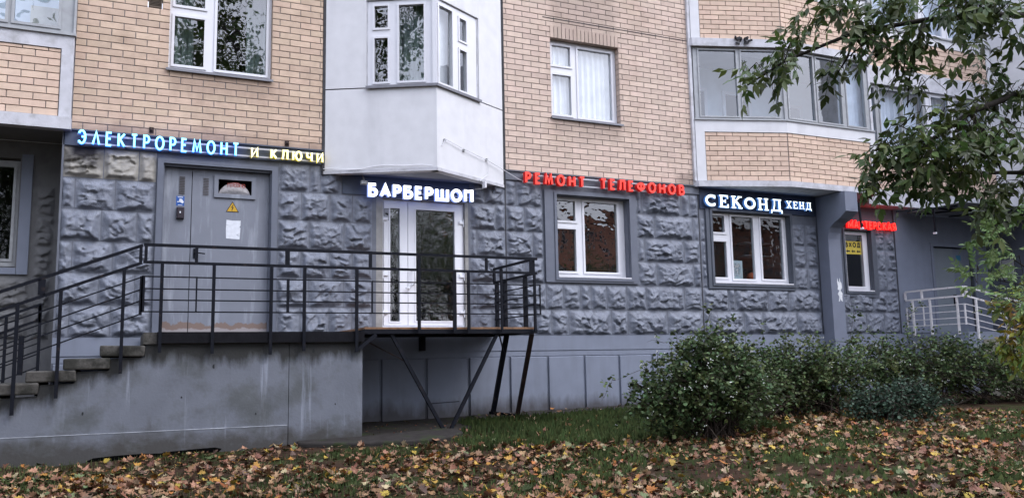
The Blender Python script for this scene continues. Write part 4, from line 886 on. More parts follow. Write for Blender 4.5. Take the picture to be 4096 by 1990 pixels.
# ------------------------------------------------------------------ stairs, landing, platform
YF = -1.60
ST = empty('concrete_stairs', 'painted concrete stairs and landing with dark moss stains at the metal door', 'stairs')
def solid(name, pts, y0, y1, m, parent):
    """side profile in X-Z extruded along Y"""
    n = len(pts); b = MB(); b.v = [(x, y0, z) for x, z in pts] + [(x, y1, z) for x, z in pts]
    b.f = [tuple(range(n)), tuple(range(2 * n - 1, n - 1, -1))] + [(i, i + n, (i + 1) % n + n, (i + 1) % n) for i in range(n)]
    return obj(name, b, parent, m)
solid('stair_wall', [(2.0 - .003, .295), (.30, .295), (.29, .14), (-.07, .13), (-.09, -.01), (-.43, -.02), (-.45, -.15), (-.80, -.16), (-.82, -.29), (-1.18, -.30), (-1.2, -.44), (-1.6, -.45), (-1.62, -.6), (-2.2, -.61), (-2.2, -1.5), (2.0 - .003, -1.5)], YF, -1.42, M['conc'], ST)
solid('stair_wall', [(2.96, .295), (2.004, .295), (2.004, -1.5), (2.96, -1.5)], YF, -1.42, M['conc'], ST)
b = MB(); b.wbox(-2.2, 1.99, YF - .012, YF - .002, -1.5, -.742); obj('wall_ledge', b, ST, M['conc']); b = MB(); b.wbox(-2.2, 1.99, YF - .016, YF - .002, -.741, -.734); obj('pale_edge', b, ST, mat('pale_edge', (.32, .34, .37), .7, .4, 6))  # thin pale strip along the top of the ledge
b = MB(); b.wbox(2.90, 2.957, -1.418, -.04, -1.4, .29); obj('side_wall', b, ST, M['conc'])
for i, (a, c, z) in enumerate(((-.20, .295, .285), (-.575, -.08, .135), (-.945, -.44, .0), (-1.315, -.81, -.14), (-1.69, -1.18, -.285), (-2.06, -1.56, -.43))):
    b = MB(); zz = z - .13; jz = rnd.uniform(-.008, .008)
    b.v = [(a + rnd.uniform(-.012, .012), -1.65 + rnd.uniform(-.02, .02), zz), (c + rnd.uniform(-.01, .01), -1.65, zz + jz), (c, -.05, zz), (a, -.05, zz), (a, -1.66 + rnd.uniform(-.01, .02), z), (c, -1.66, z + jz), (c, -.05, z), (a, -.05, z)]
    b.f = [(0, 3, 2, 1), (4, 5, 6, 7), (0, 1, 5, 4), (1, 2, 6, 5), (2, 3, 7, 6), (3, 0, 4, 7)]
    o = obj('step', b, ST, M['step']); md = o.modifiers.new('b', 'BEVEL'); md.width = .018; md.segments = 2
b = MB(); b.wbox(.27, 2.95, -1.63, -.04, .297, .435); obj('landing_slab', b, ST, M['step'])
b = MB(); b.wbox(.42, 2.97, -1.665, -1.632, .305, .440); obj('fascia', b, ST, M['beam'])
b = MB()
for x in (-2.2, ): b.wbox(-2.2, -.2, -1.41, -.06, -1.4, -.62)
obj('stair_core', b, ST, M['conc'])
# steel platform
DK = empty('steel_platform', 'black steel platform on slanting legs under the white glazed door', 'platform')
for i in range(8):
    y = -1.62 + i * .198; b = MB(); b.wbox(2.985, 5.55, y + .003, y + .195, .470 + rnd.uniform(-.002, .002), .500 + rnd.uniform(-.002, .003)); obj('plank', b, DK, M['wood'])
for a, c, wd in (((2.97, -1.60, .438), (5.56, -1.60, .438), .055), ((5.53, -1.57, .438), (5.53, -.03, .438), .055), ((3.0, -1.57, .437), (3.0, -.05, .437), .05), ((2.97, -.06, .436), (5.5, -.06, .436), .05)):
    b = MB(); b.bar(a, c, .05, wd); obj('frame_beam', b, DK, M['rail'])
for x in (3.5, 4.1, 4.7, 5.2): b = MB(); b.bar((x, -1.57, .442), (x, -.09, .442), .04); obj('frame_beam', b, DK, M['rust'])
V0 = (4.16, -1.55, -.93)
for a, c, wd in (((3.36, -1.57, .42), (V0[0] - .03, V0[1], V0[2]), .046), ((4.95, -1.57, .43), (V0[0] + .05, V0[1], V0[2]), .046), ((2.88, -1.645, .20), (3.14, -1.61, .40), .045)):
    b = MB(); b.bar(a, c, wd); obj('brace', b, DK, M['rail'])
b = MB(); b.bar((3.93, -1.53, -.545), (4.36, -1.53, -.53), .014); obj('crossbar', b, DK, M['rail'])
b = MB(); b.bar((3.05, -1.2, .36), (3.62, -1.5, .02), .018); obj('crossbar', b, DK, M['rust'])
b = MB(); b.bar((4.98, -1.55, .40), (5.2, -1.2, .15), .018); obj('crossbar', b, DK, M['rail'])
b = MB(); b.bar((5.48, -1.60, .41), (5.72, -.52, -.83), .058); obj('leg', b, DK, M['rust'])
b = MB(); b.bar((5.40, -.88, .41), (5.48, -.12, -.80), .066); obj('leg', b, DK, M['rail'])
b = MB(); b.bar((5.44, -.08, -.795), (5.80, -.56, -.845), .05); obj('foot_bar', b, DK, M['rail'])
b = MB(); b.box(F0, 4.28, 4.36, .0, .10, .20, .41); obj('wall_bracket', b, DK, M['rail'])
# railing
RL = empty('railing', 'black welded railing around the landing and the stairs', 'railing')
def rb(name, a, c, wd, h=None): b = MB(); b.bar(a, c, wd, h); return obj(name, b, RL, M['rail'])
Y_ = YF - .055
XR = 5.50
rb('top_rail', (.235, Y_, 1.497), (XR + .06, Y_, 1.497), .03, .036); rb('rail', (.235, Y_, 1.285), (XR + .05, Y_, 1.285), .03, .034)
for z in (1.11, .962, .826, .684): rb('rail', (.24, Y_, z), (XR + .09, Y_, z), .016)
for i, x in enumerate((.45, 1.05, 1.75, 2.17, 2.86)): rb('post', (x, Y_ - .022, 1.268), (x, Y_ - .022, .19 - .02 * (i % 3)), .038)
for x, wd in ((3.73, .038), (4.25, .045), (4.46, .036), (4.97, .030), (XR, .034)): rb('post', (x, Y_ - .022, 1.268 if wd != .038 else 1.48), (x, Y_ - .022, .43), wd)
for x, wd in ((.262, .036), (.84, .036), (1.95, .056), (3.05, .04), (4.75, .034), (5.46, .045)): rb('stub', (x, Y_, 1.302), (x, Y_, 1.479), wd, .03)
for x, wd in ((.243, .042), (.85, .018), (1.96, .034), (3.07, .018), (XR + .09, .016)): rb('end_bar', (x, Y_ - .018, .676), (x, Y_ - .018, 1.118), wd, .02)
# side rail on the platform
X_ = XR + .03
rb('top_rail', (X_, Y_ + .02, 1.50), (X_, -.12, 1.505), .03, .036); rb('rail', (X_, Y_ + .02, 1.285), (X_, -.12, 1.285), .03, .034)
for z in (1.11, .962, .826, .684): rb('rail', (X_, Y_ + .03, z), (X_, -.14, z), .016)
for y, wd in ((-1.30, .055), (-.56, .055), (-.24, .055)): rb('post', (X_, y, 1.268), (X_, y, .50), wd)
for y in (-1.58, -.42, -.14): rb('stub', (X_, y, 1.302), (X_, y, 1.482), .04)
# raking part
def rk(z, x): return z + (x - .225) * .402
for z, wd, h in ((1.487, .03, .036), (1.275, .03, .034), (1.10, .016, None), (.952, .016, None), (.815, .016, None), (.655, .016, None)):
    rb('top_rail' if wd == .03 else 'rail', (.225, Y_, z), (-2.2, Y_, rk(z, -2.2)), wd, h)
for x in (.03, -.63, -1.06, -1.6): rb('post', (x, Y_ - .022, rk(1.262, x)), (x, Y_ - .022, rk(.03, x)), .038)
for x, wd in ((.205, .036), (-.83, .075), (-1.7, .04)): rb('stub', (x, Y_, rk(1.29, x)), (x, Y_, rk(1.472, x)), wd, .03)
rb('end_bar', (.222, Y_ - .018, .64), (.222, Y_ - .018, 1.108), .036, .02)
RL2 = empty('railing', 'second black stair railing along the wall side at far left', 'railing')
RLs, RL = RL, RL2
for z, wd in ((1.36, .032), (1.16, .032), (1.0, .016), (.86, .016), (.72, .016), (.55, .016)): rb('top_rail' if wd > .02 else 'rail', (-.93, -.16, rk(z, -.93) - .03), (-2.6, -.16, rk(z, -2.6) - .03), wd)
for x in (-.94, -1.32, -1.55, -2.1): rb('post', (x, -.18, rk(1.35, x) - .03), (x, -.18, rk(.25, x) - .1), .036)
rb('end_bar', (-.95, -.18, rk(1.36, -.95) - .03), (-.95, -.18, rk(1.15, -.95) - .05), .036); rb('end_bar', (-1.14, -.16, rk(1.0, -1.14)), (-1.14, -.16, rk(.5, -1.14)), .06)
RL = RLs
# concrete blind area
PV = empty('concrete_apron', 'dark mossy concrete apron slabs at the foot of the wall below the platform', 'pavement')
def slabp(poly, zt, zb=.08):
    b = MB(); n = len(poly); top = [(x, y, float(gz(x, y)) + zt + rnd.uniform(-.006, .006)) for x, y in poly]; b.v = [(x, y, z - zb) for x, y, z in top] + top
    b.f = [tuple(range(n))[::-1], tuple(range(n, 2 * n))] + [(i, (i + 1) % n, n + (i + 1) % n, n + i) for i in range(n)]
    o = obj('slab', b, PV, M['slab']); md = o.modifiers.new('b', 'BEVEL'); md.width = .02; md.segments = 2
slabp([(2.1, -1.80), (2.7, -2.22), (3.55, -2.48), (3.95, -2.36), (4.22, -2.02), (4.27, -1.70), (4.05, -1.58), (2.9, -1.68), (2.1, -1.62)], .06)
slabp([(2.98, -1.62), (4.05, -1.50), (4.9, -1.32), (5.1, -.9), (5.1, -.05), (2.98, -.05)], .012)
slabp([(5.12, -.05), (5.12, -.85), (6.0, -.62), (7.6, -.50), (9.5, -.45), (12.6, -.45), (12.6, -.05)], .02)
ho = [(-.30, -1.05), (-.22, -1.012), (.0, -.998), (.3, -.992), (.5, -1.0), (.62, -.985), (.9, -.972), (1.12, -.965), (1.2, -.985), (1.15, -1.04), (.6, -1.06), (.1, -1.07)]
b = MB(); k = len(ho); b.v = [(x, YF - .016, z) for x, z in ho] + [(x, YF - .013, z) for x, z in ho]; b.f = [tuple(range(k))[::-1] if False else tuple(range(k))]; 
for (x, z, s_) in ((1.08, .02, .022), (2.31, .20, .028), (.72, -.35, .012), (1.6, -.58, .014), (2.6, -.5, .01), (-.35, -.5, .02)):
    cb_ = MB(); kk = 7; cb_.v = [(x + s_ * rnd.uniform(.4, 1) * math.cos(i * 6.283 / kk), YF - .003, z + 1.5 * s_ * rnd.uniform(.5, 1.1) * math.sin(i * 6.283 / kk)) for i in range(kk)]; cb_.f = [tuple(range(kk))]; obj('chip', cb_, ST, M['dark'])
obj('gap_shade_sheet', b, ST, mat('hollow_shade', (.003, .003, .003), 1, .1, 3, spec=0))  # flat black sheet on the wall; its colour paints the shade inside the gap

# ---- right porch with white railing
PR = empty('porch', 'raised concrete porch and steps behind the bushes at right', 'porch')
b = MB(); b.wbox(15.0, 17.70, -1.42, -.03, -1.3, .42); obj('porch_body', b, PR, M['greysm'])
for i in range(5):
    b = MB(); b.wbox(16.0 + i * .33 - .6, 17.70, -1.75 - i * .32, -1.425 - i * .32 - .002, -1.4, .27 - i * .15); obj('step', b, PR, mat('porch_step', (.30, .28, .22), .85, .2))
WR_ = empty('white_railing', 'white painted metal railing on the right porch above the bushes', 'railing')
def wb(name, a, c, wd, h=None): b = MB(); b.bar(a, c, wd, h); obj(name, b, WR_, M['whiterail'])
for z, wd in ((1.30, .034), (1.12, .034), (.96, .016), (.83, .016), (.70, .016), (.58, .016)):
    wb('top_rail' if wd > .02 else 'rail', (15.0, -.03, z), (15.0, -1.38, z), wd)
    wb('top_rail' if wd > .02 else 'rail', (15.02, -1.40, z), (18.2, -1.46, z - .58), wd)
for y in (-.02, -.43, -1.36): wb('stub', (15.0, y, 1.14), (15.0, y, 1.285), .036)
for y in (-.20, -.62, -1.24): wb('post', (14.985, y, 1.10), (14.985, y, .38), .036)
for y in (-.03, -.44): wb('end_bar', (15.0, y, .97), (15.0, y, .56), .02)
wb('end_bar', (15.0, -1.39, .97), (15.0, -1.39, .56), .026)
for x in (15.27, 16.12, 17.0): wb('post', (x, -1.435, 1.11 - (x - 15) * .18), (x, -1.435, .30 - (x - 15) * .18), .036)
wb('stub', (15.06, -1.40, 1.12), (15.06, -1.40, 1.29), .036); wb('stub', (16.6, -1.43, .84), (16.6, -1.43, 1.0), .036)
# second flight rail further right
for z, wd in ((1.30, .034), (1.12, .034), (.96, .016)): wb('rail', (17.62, -2.2, z - .02), (16.9, -2.6, z - .02), wd)
wb('post', (16.9, -2.6, 1.28), (16.9, -2.6, -.9), .036)
# canopy frame
CN = empty('canopy_frame', 'thin black metal canopy frame under the soffit at right', 'canopy')
def cb(a, c, wd, name='bar', m='rail'): b = MB(); b.bar(a, c, wd); obj(name, b, CN, M[m])
cb((12.93, -.88, 2.93), (12.96, -.88, 2.44), .03, 'hanger'); cb((14.97, -.90, 2.93), (14.97, -.90, 2.43), .03, 'hanger')
cb((14.9, -.9, 2.935), (18.5, -.9, 2.955), .035); cb((14.6, -.3, 2.95), (15.3, -1.2, 2.95), .028); cb((15.4, -.2, 2.95), (16.1, -1.3, 2.95), .028); cb((16.3, -.2, 2.95), (17.0, -1.4, 2.95), .028)
b = MB(); b.wbox(15.15, 18.0, -1.45, -.1, 2.975, 2.99); obj('canopy_sheet', b, CN, mat('canopy_sheet', (.16, .17, .18), .6, .15))
for x in (12.96, 14.97): b = MB(); b.box(F0, x - .02, x + .02, .86, .92, 2.41, 2.445); obj('end_cap', b, CN, M['pvc'])

# ------------------------------------------------------------------ shrubs
leaf_round = np.array([[0, 0, 0], [-.5, .45, .08], [-.35, .9, .02], [0, 1.1, -.05], [.35, .9, .02], [.5, .45, .08], [0, .5, 0]]); leaf_round_f = [(0, 6, 1), (1, 6, 3, 2), (6, 5, 4, 3), (0, 5, 6)]
M['leafg'] = mat('shrub_leaf', (.056, .088, .034), .6, .2, 3, tint=.6, rnd_amt=.035, spec=.25, col2=(.095, .115, .038), c2=(.48, .62), c2scale=2.2, c2amt=.8)
M['leafb'] = mat('shrub_leaf_blue', (.034, .060, .038), .6, .2, 3, tint=.5, rnd_amt=.02, spec=.25)
M['twig'] = mat('twig', (.035, .026, .020), .9, .3, 20)
M['berry'] = mat('snowberry', (.55, .56, .52), .8, .05, spec=.05)
def shrub(label, blobs, nstem, nleaf, nberry, base, seed, m='leafg', size=.044, sprigs=()):
    rs = np.random.RandomState(seed); root = empty('snowberry_shrub', label, 'shrub', 'snowberry shrubs on the lawn')
    bl = np.array(blobs, float)     # cx,cy,cz,rx,ry,rz
    vol = bl[:, 3] * bl[:, 4] * bl[:, 5]; pr = vol / vol.sum()
    tips = []; sm = MB()
    allp, alld = [], []
    def stem(p, q, r0, bend):
        n = 6; pts = []
        for i in range(n + 1):
            t_ = i / n; pts.append(p + (q - p) * t_ + np.array([0, 0, bend * math.sin(math.pi * t_)]) + rs.normal(0, .018, 3) * (0 < i < n))
        sm.tube([tuple(x) for x in pts], [r0 * (1 - .8 * i / n) for i in range(n + 1)], 4); return pts
    for _ in range(nstem):
        b_ = bl[rs.choice(len(bl), p=pr)]
        v_ = rs.normal(0, 1, 3); v_ /= np.linalg.norm(v_); v_[2] = abs(v_[2]) * 1.0 - .25
        q = b_[:3] + v_ * b_[3:] * rs.uniform(.70, 1.22)
        bs = np.array(base[rs.randint(len(base))]) + rs.normal(0, .13, 3) * (1, 1, 0); bs[2] = gz(bs[0], bs[1]) - .02
        pts = stem(bs, q, rs.uniform(.006, .012), rs.uniform(.05, .25))
        for i in range(2, 7):
            for _k in range(2):
                d_ = (pts[i] - pts[i - 1]); d_ /= np.linalg.norm(d_) + 1e-9; side = np.cross(d_, rs.normal(0, 1, 3)); side /= np.linalg.norm(side)
                L_ = rs.uniform(.12, .32); qq = pts[i] + (d_ * .6 + side * .7 + np.array([0, 0, rs.uniform(-.5, .15)])) * L_
                sm.tube([tuple(pts[i]), tuple((pts[i] + qq) / 2 + np.array([0, 0, .02])), tuple(qq)], [.004, .003, .0015], 3)
                tips.append((pts[i], qq))
    for a, q in sprigs:
        pts = stem(np.array(a, float), np.array(q, float), .005, .06)
        for i in range(1, 7, 2):
            for _k in range(1): tips.append((pts[i - 1], pts[i] + rs.normal(0, .05, 3)))
    tips_a = np.array([x[0] for x in tips]); tips_b = np.array([x[1] for x in tips])
    idx = rs.randint(len(tips), size=nleaf); t_ = rs.uniform(.1, 1.05, nleaf)[:, None]
    pos = tips_a[idx] * (1 - t_) + tips_b[idx] * t_ + rs.normal(0, .022, (nleaf, 3))
    # some loose fill through the body
    nf = nleaf // 5; ch = rs.choice(len(bl), nf, p=pr); v_ = rs.normal(0, 1, (nf, 3)); v_ /= np.linalg.norm(v_, axis=1)[:, None]
    fill = bl[ch, :3] + v_ * bl[ch, 3:] * (rs.uniform(.3, .93, nf) ** .6)[:, None]; pos[:nf] = fill
    pos[:, 2] = np.maximum(pos[:, 2], gz(pos[:, 0], pos[:, 1]) + .02)
    rot = rots(rs.normal(-.25, .55, nleaf), rs.normal(0, .5, nleaf), rs.uniform(0, 6.28, nleaf))
    obj('foliage', inst('foliage', leaf_round, leaf_round_f, rot, pos, rs.uniform(.65, 1.25, nleaf) * size, M[m], rs.rand(nleaf)), root)['kind'] = 'stuff'
    o = obj('stems', sm, root, M['twig']); o['kind'] = 'stuff'
    if nberry:
        ico = np.array([[0, 0, 1], [.9, 0, .3], [.28, .85, .3], [-.72, .53, .3], [-.72, -.53, .3], [.28, -.85, .3], [0, 0, -1], [.72, .53, -.4], [-.28, .85, -.4], [-.9, 0, -.4], [-.28, -.85, -.4], [.72, -.53, -.4]])
        icf = [(0, 1, 2), (0, 2, 3), (0, 3, 4), (0, 4, 5), (0, 5, 1), (1, 7, 2), (2, 8, 3), (3, 9, 4), (4, 10, 5), (5, 11, 1), (7, 8, 2), (8, 9, 3), (9, 10, 4), (10, 11, 5), (11, 7, 1), (6, 8, 7), (6, 9, 8), (6, 10, 9), (6, 11, 10), (6, 7, 11)]
        k = nberry // 3; ii = rs.randint(len(tips), size=k); c_ = tips_b[ii]; pb = np.repeat(c_, 3, 0) + rs.normal(0, .012, (k * 3, 3))
        out = rs.rand(len(pb)) < 1
        obj('berries', inst('berries', ico, icf, rots(np.zeros(len(pb)), np.zeros(len(pb)), np.zeros(len(pb))), pb, rs.uniform(.006, .0105, len(pb)), M['berry'], None, True), root)['kind'] = 'stuff'
    return root
gx = lambda x, y: (x, y, float(gz(x, y)))
shrub('big dark green shrub with white berries standing nearest, right of the platform',
      [(6.55, -3.7, -.42, .62, .5, .58), (7.1, -3.75, -.25, .62, .55, .72), (7.45, -3.9, -.55, .5, .45, .5), (6.3, -3.6, -.62, .45, .4, .38), (6.85, -3.8, .05, .35, .35, .33)],
      130, 15000, 700, [(6.85, -3.85, 0), (7.15, -3.85, 0), (7.0, -3.75, 0)], 3, size=.046,
      sprigs=[((6.3, -3.6, -.2), (5.65, -3.6, -.25)), ((5.65, -3.6, -.25), (5.42, -3.62, -.5)), ((6.6, -3.7, .1), (6.1, -3.65, .22)), ((6.9, -3.8, .2), (6.95, -3.8, .82)), ((7.0, -3.8, .3), (7.5, -3.8, .52)), ((6.6, -3.7, .05), (6.45, -3.7, .38))])
shrub('middle stretch of snowberry shrub with white berries below the grey pier',
      [(8.7, -2.6, -.35, .7, .5, .62), (9.6, -2.5, -.28, .8, .55, .68), (10.5, -2.6, -.30, .8, .5, .65), (8.2, -2.9, -.5, .5, .4, .45)],
      130, 15500, 650, [(8.6, -2.6, 0), (9.4, -2.5, 0), (10.2, -2.6, 0)], 5, sprigs=[((8.0, -2.8, .0), (7.9, -2.8, .62)), ((10.9, -2.4, .2), (11.0, -2.4, .95)), ((11.0, -2.4, .6), (11.15, -2.4, .72)), ((9.0, -2.5, .2), (8.9, -2.5, .55))])
shrub('right stretch of snowberry shrub in front of the white porch railing',
      [(11.5, -2.4, -.22, .8, .5, .72), (12.6, -2.4, -.18, .85, .55, .75), (13.6, -2.5, -.25, .8, .5, .72), (14.7, -2.6, -.32, .8, .5, .62)],
      130, 14500, 600, [(11.6, -2.4, 0), (12.8, -2.4, 0), (13.9, -2.5, 0), (14.8, -2.6, 0)], 8, sprigs=[((12.2, -2.4, .3), (12.3, -2.4, .95)), ((12.3, -2.4, .6), (12.6, -2.4, .85))])
shrub('low blue green shrub at the foot of the right bushes',
      [(10.15, -3.5, -.78, .55, .4, .28), (10.9, -3.5, -.74, .5, .4, .32)], 50, 5000, 20, [(10.2, -3.5, 0), (10.8, -3.5, 0)], 13, 'leafb', .042)

# ------------------------------------------------------------------ trees
lf = np.array([[0, 0, 0], [-.13, .22, .03], [-.19, .45, .035], [-.10, .70, .01], [0, 1, -.06], [.10, .70, .01], [.19, .43, .035], [.13, .22, .03], [0, .3, -.015], [0, .62, -.02]])
lff = [(0, 8, 1), (0, 7, 8), (1, 8, 9, 2), (8, 7, 6, 9), (2, 9, 3), (9, 6, 5), (3, 9, 4), (9, 5, 4)]
def compound(kind=0, L=.15, ll=.085, pairs=2, seed=0):
    """pinnate leaf: rachis along +Y, drooping leaflets"""
    rs = np.random.RandomState(seed); V, Fc = [], []
    def add(pos, yaw, pitch, roll, s):
        k = len(V); R = (Matrix.Rotation(yaw, 3, 'Z') @ Matrix.Rotation(pitch, 3, 'X') @ Matrix.Rotation(roll, 3, 'Y'))
        for p in lf: q = R @ Vector(p * s * np.array([1.15, 1, 1])) + Vector(pos); V.append(tuple(q))
        for f in lff: Fc.append(tuple(i + k for i in f))
    for p in range(pairs):
        y = L * (.4 + .5 * p / max(1, pairs - 1) if pairs > 1 else .6)
        for s in (-1, 1): add((0, y, -.25 * y * y / L), -s * rs.uniform(.7, 1.15), rs.uniform(-.9, -.2), s * rs.uniform(-.2, .7), ll * rs.uniform(.75, 1.05))
    add((0, L, -.25 * L), rs.uniform(-.2, .2), rs.uniform(-.6, -.1), rs.uniform(-.4, .4), ll * rs.uniform(1.0, 1.25))
    k = len(V); w_ = .0016
    V += [(-w_, 0, 0), (w_, 0, 0), (w_, L * .6, -.09 * L), (-w_, L * .6, -.09 * L), (w_, L, -.25 * L), (-w_, L, -.25 * L)]; Fc += [(k, k + 1, k + 2, k + 3), (k + 3, k + 2, k + 4, k + 5)]
    return np.array(V), Fc
M['leaft'] = mat('tree_leaf', (.058, .088, .022), .5, .25, 4, tint=.5, rnd_amt=.035, spec=.35)
M['leafy'] = mat('autumn_leaf', (.30, .23, .03), .55, .3, 4, tint=.5, rnd_amt=.06, col2=(.10, .15, .03), c2=(.4, .6), c2scale=6)
M['leafl'] = mat('light_leaf', (.16, .24, .085), .55, .2, 5, tint=.3, rnd_amt=.02)
M['bark'] = mat('bark', (.030, .026, .022), .95, .3, 12, .5, 30)
for k_ in ('leaft', 'leafy', 'leafl', 'leafg', 'leafb'):      # leaves let some light through
    t_ = M[k_].node_tree; bs = t_.nodes['Principled BSDF']; tl = t_.nodes.new('ShaderNodeBsdfTranslucent'); mx = t_.nodes.new('ShaderNodeMixShader'); mx.inputs[0].default_value = .25
    t_.links.new(bs.inputs['Base Color'].links[0].from_socket, tl.inputs[0]); t_.links.new(bs.outputs[0], mx.inputs[1]); t_.links.new(tl.outputs[0], mx.inputs[2]); t_.links.new(mx.outputs[0], t_.nodes['Material Output'].inputs[0])

def leafy_tree(label, trunk, limbs, clusters, kinds, m, seed, single_n, name='ash_leaved_maple', group=None):
    """limbs: list of point lists with radii; clusters: (centre, radius xyz, count, droop direction)"""
    rs = np.random.RandomState(seed); root = empty(name, label, 'tree', group)
    b = MB(); b.tube(trunk[0], trunk[1], 10); obj('trunk', b, root, M['bark'], smooth=True)
    ends = []
    for pts, r in limbs:
        b = MB(); n = len(pts); b.tube(pts, [r * (1 - .75 * i / (n - 1)) for i in range(n)], 6); obj('branch', b, root, M['bark'], smooth=True)
        ends += [Vector(p) for p in pts[1:]]
    P, R, S, K = [], [], [], []; tw = MB()
    for c, rad, n, dr in clusters:
        c = Vector(c); near = sorted(ends, key=lambda e: (e - c).length)[0]
        nt = max(2, n // 5)
        for _ in range(nt):
            v = Vector(rs.normal(0, 1, 3)); v.normalize(); e = c + Vector((v.x * rad[0], v.y * rad[1], v.z * rad[2])) * rs.uniform(.25, 1) ** .5
            s = near.lerp(c, rs.uniform(0, .5)) if rs.rand() < .35 else c + Vector(rs.normal(0, .35, 3)) * rad[0]
            if (e - s).length > .55: s = e + (s - e).normalized() * .55
            mid = s.lerp(e, .5) + Vector((0, 0, .05)); e = e + Vector((0, 0, -.06))
            tw.tube([tuple(s), tuple(mid), tuple(e)], [.004, .003, .0015], 3)
            for j in range(5):
                t = .2 + .8 * j / 4; p = s.lerp(mid, t * 2) if t < .5 else mid.lerp(e, t * 2 - 1)
                d = Vector(dr) + Vector(rs.normal(0, .62, 3)); d.normalize()
                Z = Vector((0, 0, 1)) + Vector(rs.normal(0, .45, 3)); X = d.cross(Z).normalized(); Z = X.cross(d)
                P.append(tuple(p)); R.append(((X.x, d.x, Z.x), (X.y, d.y, Z.y), (X.z, d.z, Z.z))); S.append(rs.uniform(.72, 1.12)); K.append(rs.randint(len(kinds)))
    obj('twigs', tw, root, M['twig'])['kind'] = 'stuff'
    P, R, S, K = np.array(P), np.array(R), np.array(S), np.array(K)
    rel = P - np.array(CAM_POS); zc = rel @ np.array(CF); xx = rel @ np.array(CR) / zc * FPX; yy = rel @ np.array(CU) / zc * FPX
    vis_ = (np.abs(xx) < 2048) & (np.abs(yy) < 1000) & (zc > 0); order_ = np.argsort(np.where(vis_, zc, zc + 1000)); first = order_[:single_n]; rest_ = order_[single_n:]
    meshes = []
    for kv, kf in kinds:
        me = bpy.data.meshes.new('leaf'); me.from_pydata(kv.tolist(), [], kf); me.materials.append(M[m]); meshes.append(me)
    for i in first:
        o = bpy.data.objects.new('leaf', meshes[K[i]]); COL.objects.link(o); o.parent = root
        mt = Matrix([list(R[i][0]) + [P[i][0]], list(R[i][1]) + [P[i][1]], list(R[i][2]) + [P[i][2]], [0, 0, 0, 1]]); o.matrix_local = mt @ Matrix.Scale(float(S[i]), 4)
    for k, (kv, kf) in enumerate(kinds):
        sel = [i for i in rest_ if K[i] == k]
        if sel: obj('foliage', inst('foliage', kv, kf, R[sel], P[sel], S[sel], M[m], rs.rand(len(sel))), root)['kind'] = 'stuff'
    return root
comp = [compound(seed=s, L=.11, ll=.070, pairs=2 if s % 3 else 1) for s in range(6)]
LD = Vector((-.55, .10, -.62))      # the sprays hang down and away from the trunk
cl = []
DX, DY, DN = 34, -58, .55
def blob(px, py, dist, rx, rz, n, ry=.25): c = at(px + DX, py + DY, dist); cl.append((tuple(c), (rx / FPX * dist * .85, ry, rz / FPX * dist * .8), max(2, int(n * DN)), LD))
# upper spray
for a in ((2950, 350, 5.0, 50, 50, 20), (3030, 300, 5.0, 60, 50, 28), (3110, 245, 5.1, 60, 60, 30), (3110, 340, 5.0, 40, 45, 14), (3170, 170, 5.2, 70, 60, 34), (3240, 90, 5.2, 90, 60, 44), (3370, 70, 5.3, 110, 60, 60),
          (3330, 320, 5.2, 45, 45, 22), (3410, 250, 5.2, 70, 60, 34), (3450, 160, 5.3, 90, 60, 55), (3520, 250, 5.3, 80, 50, 38), (3560, 60, 5.3, 120, 70, 75), (3640, 210, 5.3, 80, 70, 50), (3630, 340, 5.2, 35, 55, 20), (3630, 420, 5.2, 22, 40, 10),
          (3740, 110, 5.4, 110, 80, 60), (3740, 290, 5.3, 60, 40, 20), (3850, 60, 5.5, 110, 80, 60), (3960, 110, 5.5, 110, 90, 45), (4060, 200, 5.6, 90, 90, 40), (3700, 10, 5.5, 200, 60, 50), (3920, 250, 5.6, 90, 60, 30), (3950, 10, 5.6, 200, 60, 45),
          # lower spray
          (3420, 740, 4.9, 60, 45, 28), (3500, 680, 5.0, 85, 75, 70), (3570, 600, 5.0, 80, 55, 42), (3620, 720, 5.0, 100, 65, 75), (3700, 620, 5.1, 90, 70, 62), (3790, 690, 5.1, 100, 70, 75), (3560, 790, 5.0, 60, 35, 24), (3700, 500, 5.1, 60, 45, 18), (3700, 780, 5.1, 80, 40, 34), (3860, 560, 5.2, 100, 60, 46),
          (3850, 470, 5.3, 60, 60, 24), (3930, 640, 5.2, 100, 80, 60), (3890, 780, 5.2, 90, 60, 45),
          # right mass
          (3960, 380, 5.5, 90, 80, 34), (4040, 470, 5.5, 90, 100, 46), (4010, 620, 5.4, 100, 100, 56), (4070, 780, 5.4, 90, 90, 42), (3990, 880, 5.3, 80, 50, 38), (3930, 330, 5.5, 60, 50, 24), (4120, 330, 5.6, 90, 90, 40), (4150, 600, 5.6, 100, 150, 60), (4130, 900, 5.4, 70, 90, 30)):
    blob(*a)
def pl3(*p): return [tuple(at(*q)) for q in p]
tb = (7.4, -9.6); tz = float(gz(*tb))
fork = (7.2, -9.5, 1.9)
